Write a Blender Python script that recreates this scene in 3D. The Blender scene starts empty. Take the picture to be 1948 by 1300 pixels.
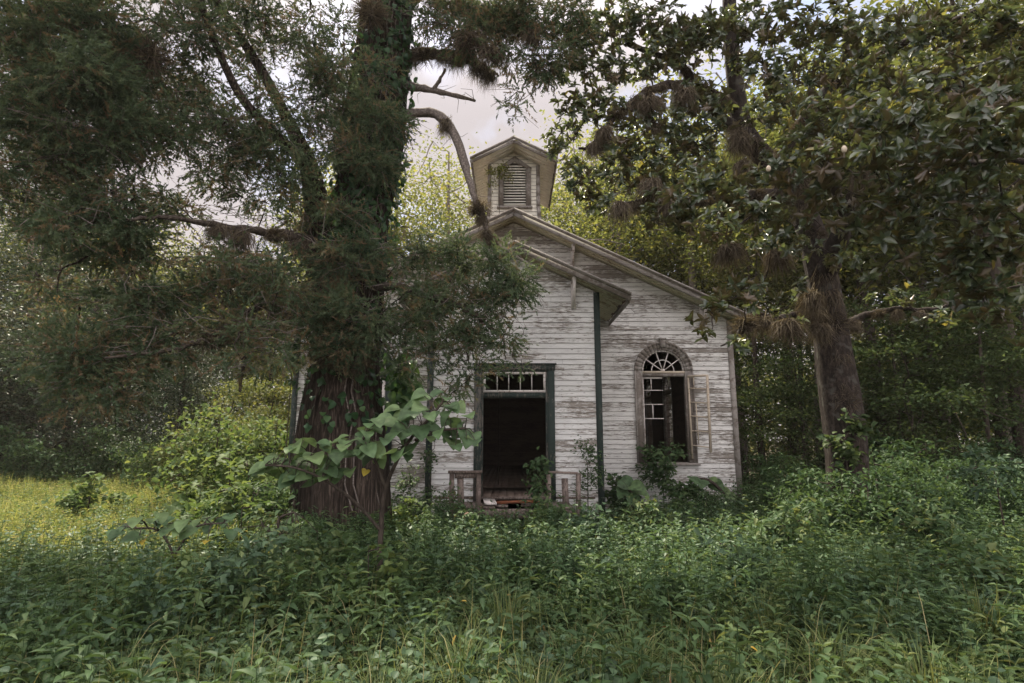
import bpy, math, random
import numpy as np
from math import sin, cos, pi, radians

# ------------------------------------------------------------------ camera, sky, sun, exposure
scene = bpy.context.scene
COL = scene.collection
FPX, HORIZON, EYE = 1082.0, 832.0, 1.7
PITCH = math.atan((HORIZON - 650.0) / FPX)
cam_d = bpy.data.cameras.new("camera")
cam_d.sensor_width = 36.0
cam_d.lens = 36.0 * FPX / 1948.0
cam_d.clip_start = 0.05
cam_d.clip_end = 600.0
cam = bpy.data.objects.new("camera", cam_d)
COL.objects.link(cam)
cam.location = (0, 0, EYE)
cam.rotation_euler = (pi / 2 + PITCH, 0, 0)
scene.camera = cam

SUN_EL, SUN_AZ = radians(61), radians(-27)      # azimuth from +Y (behind the church), negative = towards -X
SUN_DIR = np.array([sin(SUN_AZ) * cos(SUN_EL), cos(SUN_AZ) * cos(SUN_EL), sin(SUN_EL)])
world = bpy.data.worlds.new("World")
scene.world = world
world.use_nodes = True
wn, wl = world.node_tree.nodes, world.node_tree.links
wn.clear()
wout = wn.new("ShaderNodeOutputWorld")
sky = wn.new("ShaderNodeTexSky")
sky.sky_type = 'NISHITA'
sky.sun_disc = False
sky.sun_elevation = SUN_EL
sky.sun_rotation = SUN_AZ
sky.dust_density = 2.0
bg_sky = wn.new("ShaderNodeBackground")
bg_sky.inputs[1].default_value = 0.12
wl.new(sky.outputs[0], bg_sky.inputs[0])
tc = wn.new("ShaderNodeTexCoord")
sep = wn.new("ShaderNodeSeparateXYZ")
wl.new(tc.outputs["Generated"], sep.inputs[0])
nz = wn.new("ShaderNodeTexNoise")
nz.inputs["Scale"].default_value = 3.2
nz.inputs["Detail"].default_value = 5
wl.new(tc.outputs["Generated"], nz.inputs["Vector"])
cr = wn.new("ShaderNodeValToRGB")
cr.color_ramp.elements[0].position = 0.36
cr.color_ramp.elements[0].color = (0.15, 0.15, 0.15, 1)
cr.color_ramp.elements[1].position = 0.52
cr.color_ramp.elements[1].color = (1, 1, 1, 1)
wl.new(nz.outputs[0], cr.inputs[0])
mr = wn.new("ShaderNodeMapRange")                # bright hazy overcast: brighter towards the zenith, boosted there for fill light
mr.interpolation_type = 'SMOOTHSTEP'
mr.inputs["From Min"].default_value = 0.5
mr.inputs["From Max"].default_value = 1.0
mr.inputs["To Min"].default_value = 0.30
mr.inputs["To Max"].default_value = 1.5
wl.new(sep.outputs[2], mr.inputs["Value"])
mrb = wn.new("ShaderNodeMapRange")               # extra sky brightness behind the camera, added to light the facade
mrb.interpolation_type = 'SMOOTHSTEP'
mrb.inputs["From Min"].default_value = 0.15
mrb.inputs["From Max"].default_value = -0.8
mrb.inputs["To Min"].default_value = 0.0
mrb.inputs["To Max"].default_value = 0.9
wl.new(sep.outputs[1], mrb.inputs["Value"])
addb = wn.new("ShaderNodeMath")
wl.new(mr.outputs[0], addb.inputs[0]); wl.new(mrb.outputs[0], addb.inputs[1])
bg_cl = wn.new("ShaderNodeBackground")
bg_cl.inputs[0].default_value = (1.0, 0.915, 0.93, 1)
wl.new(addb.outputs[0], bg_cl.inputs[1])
mixw = wn.new("ShaderNodeMixShader")
wl.new(cr.outputs[0], mixw.inputs[0])
wl.new(bg_sky.outputs[0], mixw.inputs[1])
wl.new(bg_cl.outputs[0], mixw.inputs[2])
wl.new(mixw.outputs[0], wout.inputs[0])

sun_d = bpy.data.lights.new("sun", 'SUN')
sun_d.energy = 5.0
sun_d.angle = radians(0.6)
sun_d.color = (1.0, 0.90, 0.72)
sun = bpy.data.objects.new("sun", sun_d)
COL.objects.link(sun)
from mathutils import Vector
sun.rotation_euler = Vector(SUN_DIR).to_track_quat('Z', 'Y').to_euler()

vs = scene.view_settings
vs.view_transform = 'Standard'
vs.look = 'None'
vs.exposure = 1.25
vs.gamma = 1.0
vs.use_curve_mapping = False
HAZE = 0.00035

scene.cycles.volume_bounces = 0
scene.cycles.volume_step_rate = 4
cy = scene.cycles
cy.use_denoising = True
cy.max_bounces = 8
cy.diffuse_bounces = 4
cy.transmission_bounces = 4
cy.transparent_max_bounces = 4
cy.caustics_reflective = False
cy.caustics_refractive = False

# ------------------------------------------------------------------ helpers
rng = np.random.default_rng(11)
random.seed(7)


def at(px, py, Y):
    """Point at distance Y in front of the camera seen at photo pixel (px, py)."""
    r = (px - 974.0) / FPX
    u = (650.0 - py) / FPX
    s = Y / (cos(PITCH) - u * sin(PITCH))
    return np.array([r * s, Y, (sin(PITCH) + u * cos(PITCH)) * s + EYE])


def gz(x, y):
    x = np.asarray(x, float); y = np.asarray(y, float)
    t = np.clip((y - 1.0) / 9.0, 0, 1)
    t = t * t * (3 - 2 * t)
    return -0.08 - 0.42 * t + 0.05 * np.sin(x * 0.9 + 0.6) * np.cos(y * 0.7) + 0.03 * np.sin(x * 2.3 + y * 1.7)


def unit(v):
    v = np.asarray(v, float)
    n = np.linalg.norm(v, axis=-1, keepdims=True)
    return v / np.maximum(n, 1e-9)


class MB:
    """Collects vertices, faces, a material index and a tone per face; build() links ONE mesh object."""
    def __init__(self):
        self.v = []; self.f = []; self.n = 0

    def add(self, V, F, tone=0.5, mat=0):
        V = np.asarray(V, float).reshape(-1, 3)
        F = np.asarray(F, np.int64)
        if F.size == 0:
            return
        t = np.broadcast_to(np.asarray(tone, float), (len(F),))
        self.v.append(V)
        self.f.append((F + self.n, t, mat))
        self.n += len(V)

    def box(self, x0, x1, y0, y1, z0, z1, tone=None, mat=0):
        V = [(x0, y0, z0), (x1, y0, z0), (x1, y1, z0), (x0, y1, z0), (x0, y0, z1), (x1, y0, z1), (x1, y1, z1), (x0, y1, z1)]
        self.hexa(V, tone, mat)

    def hexa(self, V, tone=None, mat=0):
        F = [(3, 2, 1, 0), (4, 5, 6, 7), (0, 1, 5, 4), (1, 2, 6, 5), (2, 3, 7, 6), (3, 0, 4, 7)]
        self.add(V, F, random.random() if tone is None else tone, mat)

    def bar(self, a, b, w, h, up=(0, 0, 1), tone=None, mat=0):
        """Rectangular bar from a to b; w across, h along 'up'."""
        a = np.array(a, float); b = np.array(b, float)
        d = unit(b - a); s = unit(np.cross(d, up)); u = np.cross(s, d)
        V = [p + s * i * w / 2 + u * j * h / 2 for p in (a, b) for (i, j) in ((-1, -1), (1, -1), (1, 1), (-1, 1))]
        F = [(0, 1, 2, 3), (7, 6, 5, 4), (0, 4, 5, 1), (1, 5, 6, 2), (2, 6, 7, 3), (3, 7, 4, 0)]
        self.add(V, F, random.random() if tone is None else tone, mat)

    def tube(self, P, R, seg=8, ridge=0.0, flute=None, tone=0.5, mat=0, seed=0):
        P = np.asarray(P, float); R = np.asarray(R, float)
        n = len(P)
        T = unit(np.gradient(P, axis=0))
        ref = np.array([0.0, -1.0, 0.0]) if abs(T[0][1]) < 0.8 else np.array([1.0, 0, 0])
        A = np.zeros((n, 3)); a = unit(ref - T[0] * np.dot(ref, T[0]))
        for i in range(n):
            a = unit(a - T[i] * np.dot(a, T[i])); A[i] = a
        B = np.cross(T, A)
        th = np.linspace(0, 2 * pi, seg, endpoint=False)
        rr = np.ones((n, seg))
        if ridge:
            r2 = np.random.default_rng(seed + 5)
            base = r2.normal(0, 1, (1, seg)) * 0.6 + np.cumsum(r2.normal(0, 0.35, (n, seg)), axis=0) * 0.5
            rr = 1 + ridge * np.tanh(base)
        if flute is not None:
            rr = rr + np.asarray(flute)[:, None] * (0.5 * np.cos(5 * th + 0.7) + 0.35 * np.cos(3 * th - 1.1) + 0.15 * np.cos(8 * th))[None]
        V = P[:, None] + (R[:, None] * rr)[..., None] * (np.cos(th)[None, :, None] * A[:, None] + np.sin(th)[None, :, None] * B[:, None])
        i = np.arange(n - 1)[:, None]; j = np.arange(seg)[None]
        F = np.stack([i * seg + j, i * seg + (j + 1) % seg, (i + 1) * seg + (j + 1) % seg, (i + 1) * seg + j], -1).reshape(-1, 4)
        self.add(V.reshape(-1, 3), F, tone, mat)

    def build(self, name, mats, parent=None, smooth=False):
        me = bpy.data.meshes.new(name)
        V = np.concatenate(self.v) if self.v else np.zeros((0, 3))
        me.vertices.add(len(V)); me.vertices.foreach_set("co", V.astype(np.float32).ravel())
        loops = np.concatenate([f.ravel() for f, t, m in self.f])
        tot = np.concatenate([np.full(len(f), f.shape[1]) for f, t, m in self.f])
        start = np.concatenate([[0], np.cumsum(tot)[:-1]])
        me.loops.add(len(loops)); me.polygons.add(len(tot))
        me.polygons.foreach_set("loop_start", start.astype(np.int32))
        me.loops.foreach_set("vertex_index", loops.astype(np.int32))
        me.polygons.foreach_set("material_index", np.concatenate([np.full(len(f), m) for f, t, m in self.f]).astype(np.int32))
        if smooth:
            me.polygons.foreach_set("use_smooth", np.ones(len(tot), bool))
        a = me.attributes.new("tone", 'FLOAT', 'FACE')
        a.data.foreach_set("value", np.concatenate([t for f, t, m in self.f]).astype(np.float32))
        me.update(calc_edges=True)
        for m in (mats if isinstance(mats, (list, tuple)) else [mats]):
            me.materials.append(m)
        o = bpy.data.objects.new(name, me)
        COL.objects.link(o)
        if parent is not None:
            o.parent = parent
        return o


def tag(o, label=None, cat=None, group=None, kind=None):
    if label: o["label"] = label
    if cat: o["category"] = cat
    if group: o["group"] = group
    if kind: o["kind"] = kind
    return o


def empty(name, loc=(0, 0, 0)):
    o = bpy.data.objects.new(name, None)
    o.location = loc
    o.empty_display_size = 0.1
    COL.objects.link(o)
    return o


def dup(o, parent=None):
    c = o.copy(); COL.objects.link(c)
    if parent is not None: c.parent = parent
    for ch in list(o.children):
        dup(ch, c)
    return c


# ---- leaf shapes: local (u along, v across, w normal)
def tmpl(us, hw, fold=0.12, curl=0.25, jag=0.0):
    V = []; F = []
    for i, (u, h) in enumerate(zip(us, hw)):
        w = -curl * u * u
        if i == len(us) - 1:
            V.append((u, 0, w))
        else:
            V += [(u, -h, w + fold * h), (u, 0, w), (u, h, w + fold * h)]
    for i in range(len(us) - 2):
        a = 3 * i
        F += [(a, a + 1, a + 4, a + 3), (a + 1, a + 2, a + 5, a + 4)]
    a = 3 * (len(us) - 2); t = len(V) - 1
    Ft = [(a, a + 1, t), (a + 1, a + 2, t)]
    return np.array(V), np.array(F, int).reshape(-1, 4), np.array(Ft, int)


T_RHOMB = (np.array([(0, 0, 0), (0.45, -0.5, 0.1), (1, 0, -0.12), (0.45, 0.5, 0.1)], float), np.zeros((0, 4), int), np.array([(0, 1, 2), (0, 2, 3)]))
T_LANCE = tmpl([0, .25, .6, 1], [.06, .48, .40, 0], .3, .3)
T_OVAL = tmpl([0, .12, .4, .72, 1], [.04, .3, .5, .38, 0], .35, .12)
T_HEART = tmpl([-.12, .05, .3, .62, .85, 1], [.28, .5, .54, .40, .2, 0], .22, .28)


def lobed():
    # three lobed leaf: outline fan
    ang = [(-150, .35), (-110, .5), (-70, .62), (-45, .42), (-20, .72), (0, 1.0), (20, .72), (45, .42), (70, .62), (110, .5), (150, .35)]
    V = [(0.05, 0, 0)]
    for a, r in ang:
        V.append((0.18 + r * cos(radians(a)) * .8, r * sin(radians(a)), .12 * abs(sin(radians(a))) * r - .2 * (r * cos(radians(a))) ** 2 * .6))
    Ft = [(0, i, i + 1) for i in range(1, len(ang))]
    return np.array(V, float), np.zeros((0, 4), int), np.array(Ft)


T_LOBED = lobed()


def leaves(mb, T, P, D, N, L, W, tone, mat=0):
    TV, FQ, FT = T
    n = len(P)
    if n == 0:
        return
    D = unit(D); S = unit(np.cross(D, N)); N2 = np.cross(S, D)
    L = np.broadcast_to(np.asarray(L, float), (n,)); W = np.broadcast_to(np.asarray(W, float), (n,))
    tone = np.broadcast_to(np.asarray(tone, float), (n,))
    V = (P[:, None] + TV[None, :, 0:1] * (L[:, None] * D)[:, None] + TV[None, :, 1:2] * (W[:, None] * S)[:, None]
         + TV[None, :, 2:3] * (L[:, None] * N2)[:, None])
    k = len(TV)
    off = (np.arange(n) * k)[:, None, None]
    base = mb.n
    mb.v.append(V.reshape(-1, 3)); mb.n += n * k
    for F in (FQ, FT):
        if len(F):
            mb.f.append(((F[None] + off).reshape(-1, F.shape[1]) + base, np.repeat(tone, len(F)), mat))


def rvec(n, g=rng):
    return unit(g.normal(0, 1, (n, 3)))


def smooth_path(pts, n):
    """Catmull-Rom through control rows (x,y,z,r)."""
    P = np.asarray(pts, float)
    P = np.vstack([2 * P[0] - P[1], P, 2 * P[-1] - P[-2]])
    m = len(P) - 3
    out = []
    for t in np.linspace(0, m - 1e-6, n):
        i = int(t); f = t - i
        a, b, c, d = P[i:i + 4]
        out.append(0.5 * (2 * b + (c - a) * f + (2 * a - 5 * b + 4 * c - d) * f * f + (3 * b - a - 3 * c + d) * f ** 3))
    return np.array(out)


# ------------------------------------------------------------------ materials
def new_mat(name):
    m = bpy.data.materials.new(name)
    m.use_nodes = True
    return m, m.node_tree.nodes, m.node_tree.links, m.node_tree.nodes["Principled BSDF"]


def ramp(nt, cols, pos=None):
    r = nt.new("ShaderNodeValToRGB")
    el = r.color_ramp.elements
    pos = pos or [i / (len(cols) - 1) for i in range(len(cols))]
    while len(el) < len(cols):
        el.new(0.5)
    for e, c, p in zip(el, cols, pos):
        e.position = p; e.color = (*c, 1)
    return r


SPECK = 0.35
def leaf_mat(name, cols, pos=None, trans=0.35, rough=0.5, spec=0.35, back=None, tcol=1.5, blotch=.25):
    m, nt, ln, bs = new_mat(name)
    at_ = nt.new("ShaderNodeAttribute"); at_.attribute_name = "tone"
    r = ramp(nt, cols, pos)
    ln.new(at_.outputs["Fac"], r.inputs[0])
    tex = nt.new("ShaderNodeTexCoord")
    n = nt.new("ShaderNodeTexNoise"); n.inputs["Scale"].default_value = 9; n.inputs["Detail"].default_value = 2
    ln.new(tex.outputs["Object"], n.inputs["Vector"])
    hsv = nt.new("ShaderNodeHueSaturation")
    mrn = nt.new("ShaderNodeMapRange"); mrn.inputs["From Min"].default_value = .25; mrn.inputs["From Max"].default_value = .75; mrn.inputs["To Min"].default_value = 1 - blotch; mrn.inputs["To Max"].default_value = 1 + blotch
    ln.new(n.outputs[0], mrn.inputs[0]); ln.new(mrn.outputs[0], hsv.inputs["Value"])
    ln.new(r.outputs[0], hsv.inputs["Color"])
    col = hsv.outputs[0]
    if back:
        geo = nt.new("ShaderNodeNewGeometry")
        mx = nt.new("ShaderNodeMixRGB")
        mx.inputs[2].default_value = (*back, 1)
        ln.new(geo.outputs["Backfacing"], mx.inputs[0]); ln.new(col, mx.inputs[1])
        col = mx.outputs[0]
    ln.new(col, bs.inputs["Base Color"])
    bs.inputs["Roughness"].default_value = rough
    bs.inputs["Specular IOR Level"].default_value = spec * SPECK
    tr = nt.new("ShaderNodeBsdfTranslucent")
    g = nt.new("ShaderNodeMixRGB"); g.blend_type = 'MULTIPLY'; g.inputs[0].default_value = 1
    g.inputs[2].default_value = (tcol * 1.22, tcol * 1.10, tcol * 0.72, 1)
    ln.new(hsv.outputs[0], g.inputs[1]); ln.new(g.outputs[0], tr.inputs[0])
    mix = nt.new("ShaderNodeMixShader"); mix.inputs[0].default_value = trans
    ln.new(bs.outputs[0], mix.inputs[1]); ln.new(tr.outputs[0], mix.inputs[2])
    ln.new(mix.outputs[0], nt["Material Output"].inputs[0])
    return m


def bark_mat(name, cols, scale=(6, 6, 1.2), bump=0.6, lichen=None, dist=0.03):
    m, nt, ln, bs = new_mat(name)
    tex = nt.new("ShaderNodeTexCoord")
    mp = nt.new("ShaderNodeMapping"); mp.inputs["Scale"].default_value = scale
    ln.new(tex.outputs["Object"], mp.inputs[0])
    n = nt.new("ShaderNodeTexNoise"); n.inputs["Scale"].default_value = 3.0; n.inputs["Detail"].default_value = 8; n.inputs["Roughness"].default_value = .65
    ln.new(mp.outputs[0], n.inputs["Vector"])
    r = ramp(nt, cols, [0.3 + 0.4 * i / (len(cols) - 1) for i in range(len(cols))])
    ln.new(n.outputs[0], r.inputs[0])
    col = r.outputs[0]
    if lichen:
        n2 = nt.new("ShaderNodeTexNoise"); n2.inputs["Scale"].default_value = 5; n2.inputs["Detail"].default_value = 6
        ln.new(tex.outputs["Object"], n2.inputs["Vector"])
        r2 = ramp(nt, [(0, 0, 0), (1, 1, 1)], [.56, .66])
        ln.new(n2.outputs[0], r2.inputs[0])
        mx = nt.new("ShaderNodeMixRGB"); mx.inputs[2].default_value = (*lichen, 1)
        ln.new(r2.outputs[0], mx.inputs[0]); ln.new(col, mx.inputs[1]); col = mx.outputs[0]
    ln.new(col, bs.inputs["Base Color"])
    bs.inputs["Roughness"].default_value = .9; bs.inputs["Specular IOR Level"].default_value = .15
    b = nt.new("ShaderNodeBump"); b.inputs["Strength"].default_value = bump; b.inputs["Distance"].default_value = dist
    ln.new(n.outputs[0], b.inputs["Height"]); ln.new(b.outputs[0], bs.inputs["Normal"])
    return m


def paint_mat(name, paint, wood, cover=0.55, scale=(1.3, 1.3, 16), grime=(0.09, 0.075, 0.06), gthr=.62, rough=.75):
    """Old paint flaking off weathered boards, long along the board."""
    m, nt, ln, bs = new_mat(name)
    tex = nt.new("ShaderNodeTexCoord")
    at_ = nt.new("ShaderNodeAttribute"); at_.attribute_name = "tone"

    def noise(sc, s, d, r=.6):
        mp = nt.new("ShaderNodeMapping"); mp.inputs["Scale"].default_value = sc
        ln.new(tex.outputs["Object"], mp.inputs[0])
        n = nt.new("ShaderNodeTexNoise"); n.inputs["Scale"].default_value = s; n.inputs["Detail"].default_value = d; n.inputs["Roughness"].default_value = r
        ln.new(mp.outputs[0], n.inputs["Vector"]); return n.outputs[0]
    flake = noise(scale, 2.4, 9, .72)
    big = noise((1, 1, 2.2), .9, 4)
    # flake + (tone-.5)*.22 + (big-.5)*.5 against the cover threshold
    def math_(op, a, b=None, v=None):
        q = nt.new("ShaderNodeMath"); q.operation = op
        ln.new(a, q.inputs[0])
        if b is not None: ln.new(b, q.inputs[1])
        if v is not None: q.inputs[1].default_value = v
        return q.outputs[0]
    s = math_('ADD', flake, math_('MULTIPLY', math_('SUBTRACT', at_.outputs["Fac"], v=.5), v=.16))
    s = math_('ADD', s, math_('MULTIPLY', math_('SUBTRACT', big, v=.5), v=.55))
    rp = ramp(nt, [(0, 0, 0), (1, 1, 1)], [cover - .035, cover + .05])
    ln.new(s, rp.inputs[0])
    wr = ramp(nt, [tuple(c * .55 for c in wood), wood, tuple(min(1, c * 1.35) for c in wood)], [.25, .5, .75])
    ln.new(noise((2, 2, 40), 3, 6), wr.inputs[0])
    pr = ramp(nt, [paint, tuple(c * .82 for c in paint)], [.35, .7])
    ln.new(noise((1, 1, 5), 3, 6), pr.inputs[0])
    mx = nt.new("ShaderNodeMixRGB"); ln.new(rp.outputs[0], mx.inputs[0]); ln.new(pr.outputs[0], mx.inputs[1]); ln.new(wr.outputs[0], mx.inputs[2])
    gr = ramp(nt, [(0, 0, 0), (1, 1, 1)], [gthr, gthr + .16])
    ln.new(noise((.7, .7, 3.2), 1.7, 7, .7), gr.inputs[0])
    m2 = nt.new("ShaderNodeMixRGB"); m2.inputs[2].default_value = (*grime, 1)
    ln.new(math_('MULTIPLY', gr.outputs[0], v=.8), m2.inputs[0]); ln.new(mx.outputs[0], m2.inputs[1])
    # small dark nail stains and knots
    vo = nt.new("ShaderNodeTexVoronoi"); vo.inputs["Scale"].default_value = 2.6
    mp = nt.new("ShaderNodeMapping"); mp.inputs["Scale"].default_value = (1, 1, 2.7)
    ln.new(tex.outputs["Object"], mp.inputs[0]); ln.new(mp.outputs[0], vo.inputs["Vector"])
    vr = ramp(nt, [(1, 1, 1), (0, 0, 0)], [.05, .11]); ln.new(vo.outputs["Distance"], vr.inputs[0])
    m3 = nt.new("ShaderNodeMixRGB"); m3.inputs[2].default_value = (.05, .035, .03, 1)
    ln.new(math_('MULTIPLY', vr.outputs[0], v=.7), m3.inputs[0]); ln.new(m2.outputs[0], m3.inputs[1])
    ln.new(m3.outputs[0], bs.inputs["Base Color"])
    bs.inputs["Roughness"].default_value = rough; bs.inputs["Specular IOR Level"].default_value = .2
    b = nt.new("ShaderNodeBump"); b.inputs["Strength"].default_value = .5; b.inputs["Distance"].default_value = .006; b.invert = True
    ln.new(s, b.inputs["Height"]); ln.new(b.outputs[0], bs.inputs["Normal"])
    return m


M = {}
M['porch_paint'] = paint_mat('porch_paint', (.70, .70, .675), (.25, .225, .195), .558, scale=(2.2, 2.2, 16), gthr=.66)
M['wall_paint'] = paint_mat('wall_paint', (.645, .64, .605), (.20, .18, .155), .53, scale=(1.8, 1.8, 16), gthr=.57)
M['tower_paint'] = paint_mat('tower_paint', (.72, .69, .59), (.32, .27, .21), .66, gthr=.70)
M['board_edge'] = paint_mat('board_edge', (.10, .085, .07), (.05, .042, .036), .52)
M['bright_paint'] = paint_mat('bright_paint', (.72, .70, .61), (.40, .35, .27), .76, scale=(3, 3, 3), gthr=.76)
M['grey_trim'] = paint_mat('grey_trim', (.26, .24, .215), (.15, .13, .11), .50, scale=(2.2, 2.2, 2.2))
M['green_trim'] = paint_mat('green_trim', (.030, .044, .039), (.12, .11, .095), .585, scale=(9, 9, 2.5), grime=(.02, .022, .02))
M['white_trim'] = paint_mat('white_trim', (.62, .58, .54), (.25, .2, .16), .60, scale=(5, 5, 5))
M['soffit'] = paint_mat('soffit', (.56, .53, .37), (.30, .24, .16), .60, scale=(3, 3, 3))
M['bare_wood'] = paint_mat('bare_wood', (.20, .155, .125), (.10, .075, .06), .50, scale=(8, 8, 3))
M['rail_wood'] = paint_mat('rail_wood', (.21, .17, .145), (.09, .07, .058), .52, scale=(8, 8, 3))
M['fresh_wood'] = paint_mat('fresh_wood', (.50, .43, .33), (.28, .22, .16), .6, scale=(8, 8, 8))
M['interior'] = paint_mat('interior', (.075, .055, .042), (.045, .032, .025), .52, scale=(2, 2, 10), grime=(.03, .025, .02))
M['orange_wood'] = paint_mat('orange_wood', (.33, .12, .055), (.16, .06, .03), .55, scale=(2, 8, 8))
M['roofing'] = paint_mat('roofing', (.17, .155, .14), (.13, .075, .05), .52, scale=(4, .6, 4))

M['cedar_bark'] = bark_mat('cedar_bark', [(.008, .006, .0048), (.027, .0205, .0155), (.12, .092, .072)], (11, 11, .5), .9, dist=.06)
M['mag_bark'] = bark_mat('mag_bark', [(.009, .007, .006), (.026, .020, .016), (.062, .050, .041)], (6, 6, 2.5), .7, lichen=(.06, .056, .048))
M['grey_bark'] = bark_mat('grey_bark', [(.05, .042, .035), (.13, .11, .095), (.24, .21, .185)], (9, 9, 9), .5)
M['dark_bark'] = bark_mat('dark_bark', [(.015, .012, .01), (.045, .036, .028), (.08, .066, .052)], (8, 8, 2), .5)
M['pine_bark'] = bark_mat('pine_bark', [(.06, .04, .035), (.20, .14, .12), (.32, .25, .22)], (10, 10, 4), .6)
M['soil'] = bark_mat('soil', [(.018, .014, .009), (.045, .037, .022), (.06, .06, .028)], (2, 2, 2), .8)

M['cedar_leaf'] = leaf_mat('cedar_leaf', [(.038, .058, .034), (.062, .092, .052), (.100, .130, .070), (.115, .098, .060), (.15, .10, .06)], [0, .35, .68, .84, 1], .3, .6, .2)
SPECK = 0.9
M['mag_leaf'] = leaf_mat('mag_leaf', [(.034, .054, .028), (.056, .080, .038), (.10, .115, .042), (.18, .165, .045)], [0, .5, .88, 1], .34, .30, .8, back=(.098, .066, .030), tcol=1.6)
SPECK = 0.3
M['air_leaf'] = leaf_mat('air_leaf', [(.05, .04, .03), (.10, .082, .06), (.17, .145, .10)], None, .25, .8, .1, tcol=.9)
M['weed'] = leaf_mat('weed', [(.030, .058, .026), (.048, .086, .036), (.074, .115, .046), (.115, .14, .052)], [0, .4, .8, 1], .30, .5, .35)
M['weed_blue'] = leaf_mat('weed_blue', [(.036, .066, .038), (.056, .096, .052), (.078, .122, .064)], None, .25, .45, .4)
M['grass'] = leaf_mat('grass', [(.05, .08, .028), (.09, .125, .045), (.14, .16, .06), (.24, .21, .11)], [0, .45, .85, 1], .3, .5, .3)
M['dead_leaf'] = leaf_mat('dead_leaf', [(.13, .075, .04), (.24, .15, .06), (.42, .31, .08)], None, .25, .6, .2)
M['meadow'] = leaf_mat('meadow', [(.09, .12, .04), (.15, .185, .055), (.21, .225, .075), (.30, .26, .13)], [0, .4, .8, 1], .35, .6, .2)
M['big_leaf'] = leaf_mat('big_leaf', [(.060, .105, .050), (.090, .148, .066), (.13, .185, .075), (.50, .38, .06)], [0, .55, .92, 1], .36, .45, .6, blotch=.5)
M['bush_leaf'] = leaf_mat('bush_leaf', [(.030, .058, .026), (.048, .085, .036), (.07, .11, .042), (.11, .055, .035)], [0, .5, .93, 1], .28, .5, .3)
M['lit_leaf'] = leaf_mat('lit_leaf', [(.070, .092, .032), (.11, .132, .042), (.165, .165, .05), (.25, .20, .065)], [0, .5, .88, 1], .52, .55, .2)
M['shrub_leaf'] = leaf_mat('shrub_leaf', [(.045, .080, .030), (.075, .115, .040), (.11, .145, .05), (.20, .19, .065)], [0, .5, .9, 1], .36, .55, .25)
M['tree_leaf'] = leaf_mat('tree_leaf', [(.050, .068, .026), (.080, .100, .034), (.125, .13, .04), (.18, .15, .05)], [0, .5, .88, 1], .40, .5, .3)
M['under_leaf'] = leaf_mat('under_leaf', [(.032, .055, .024), (.052, .080, .032), (.08, .105, .038)], None, .34, .5, .3)
M['evergreen'] = leaf_mat('evergreen', [(.020, .034, .021), (.036, .054, .032), (.062, .078, .044), (.11, .105, .06)], [0, .5, .88, 1], .18, .45, .4)
M['pine_leaf'] = leaf_mat('pine_leaf', [(.03, .06, .02), (.05, .09, .03)], None, .25, .6, .2)
M['ivy_leaf'] = leaf_mat('ivy_leaf', [(.015, .04, .018), (.03, .07, .028), (.06, .11, .03)], None, .25, .35, .5)

# ------------------------------------------------------------------ ground
mb = MB()
gx = np.concatenate([np.linspace(-140, -32, 14), np.linspace(-30, 30, 121), np.linspace(32, 140, 14)])
gy = np.concatenate([np.linspace(-60, -3, 8), np.linspace(-2, 40, 85), np.linspace(44, 200, 14)])
X, Y = np.meshgrid(gx, gy)
Vg = np.stack([X, Y, gz(X, Y)], -1).reshape(-1, 3)
i = np.arange(len(gy) - 1)[:, None]; j = np.arange(len(gx) - 1)[None]; w_ = len(gx)
mb.add(Vg, np.stack([i * w_ + j, i * w_ + j + 1, (i + 1) * w_ + j + 1, (i + 1) * w_ + j], -1).reshape(-1, 4))
tag(mb.build("ground", M['soil'], smooth=True), kind='structure')

# ------------------------------------------------------------------ church
AX = 0.06                      # the church's axis
PY, MY, BY = 13.8, 16.2, 29.0  # porch front, main front, back wall
HW, PW = 6.25, 2.06            # half widths
FLOOR = 0.32
church = empty("wooden_church", (AX, MY, -0.5))
tag(church, "abandoned white clapboard church with peeling paint, open doorway and small belfry", "church")
church.location = (0, 0, 0)


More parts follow.
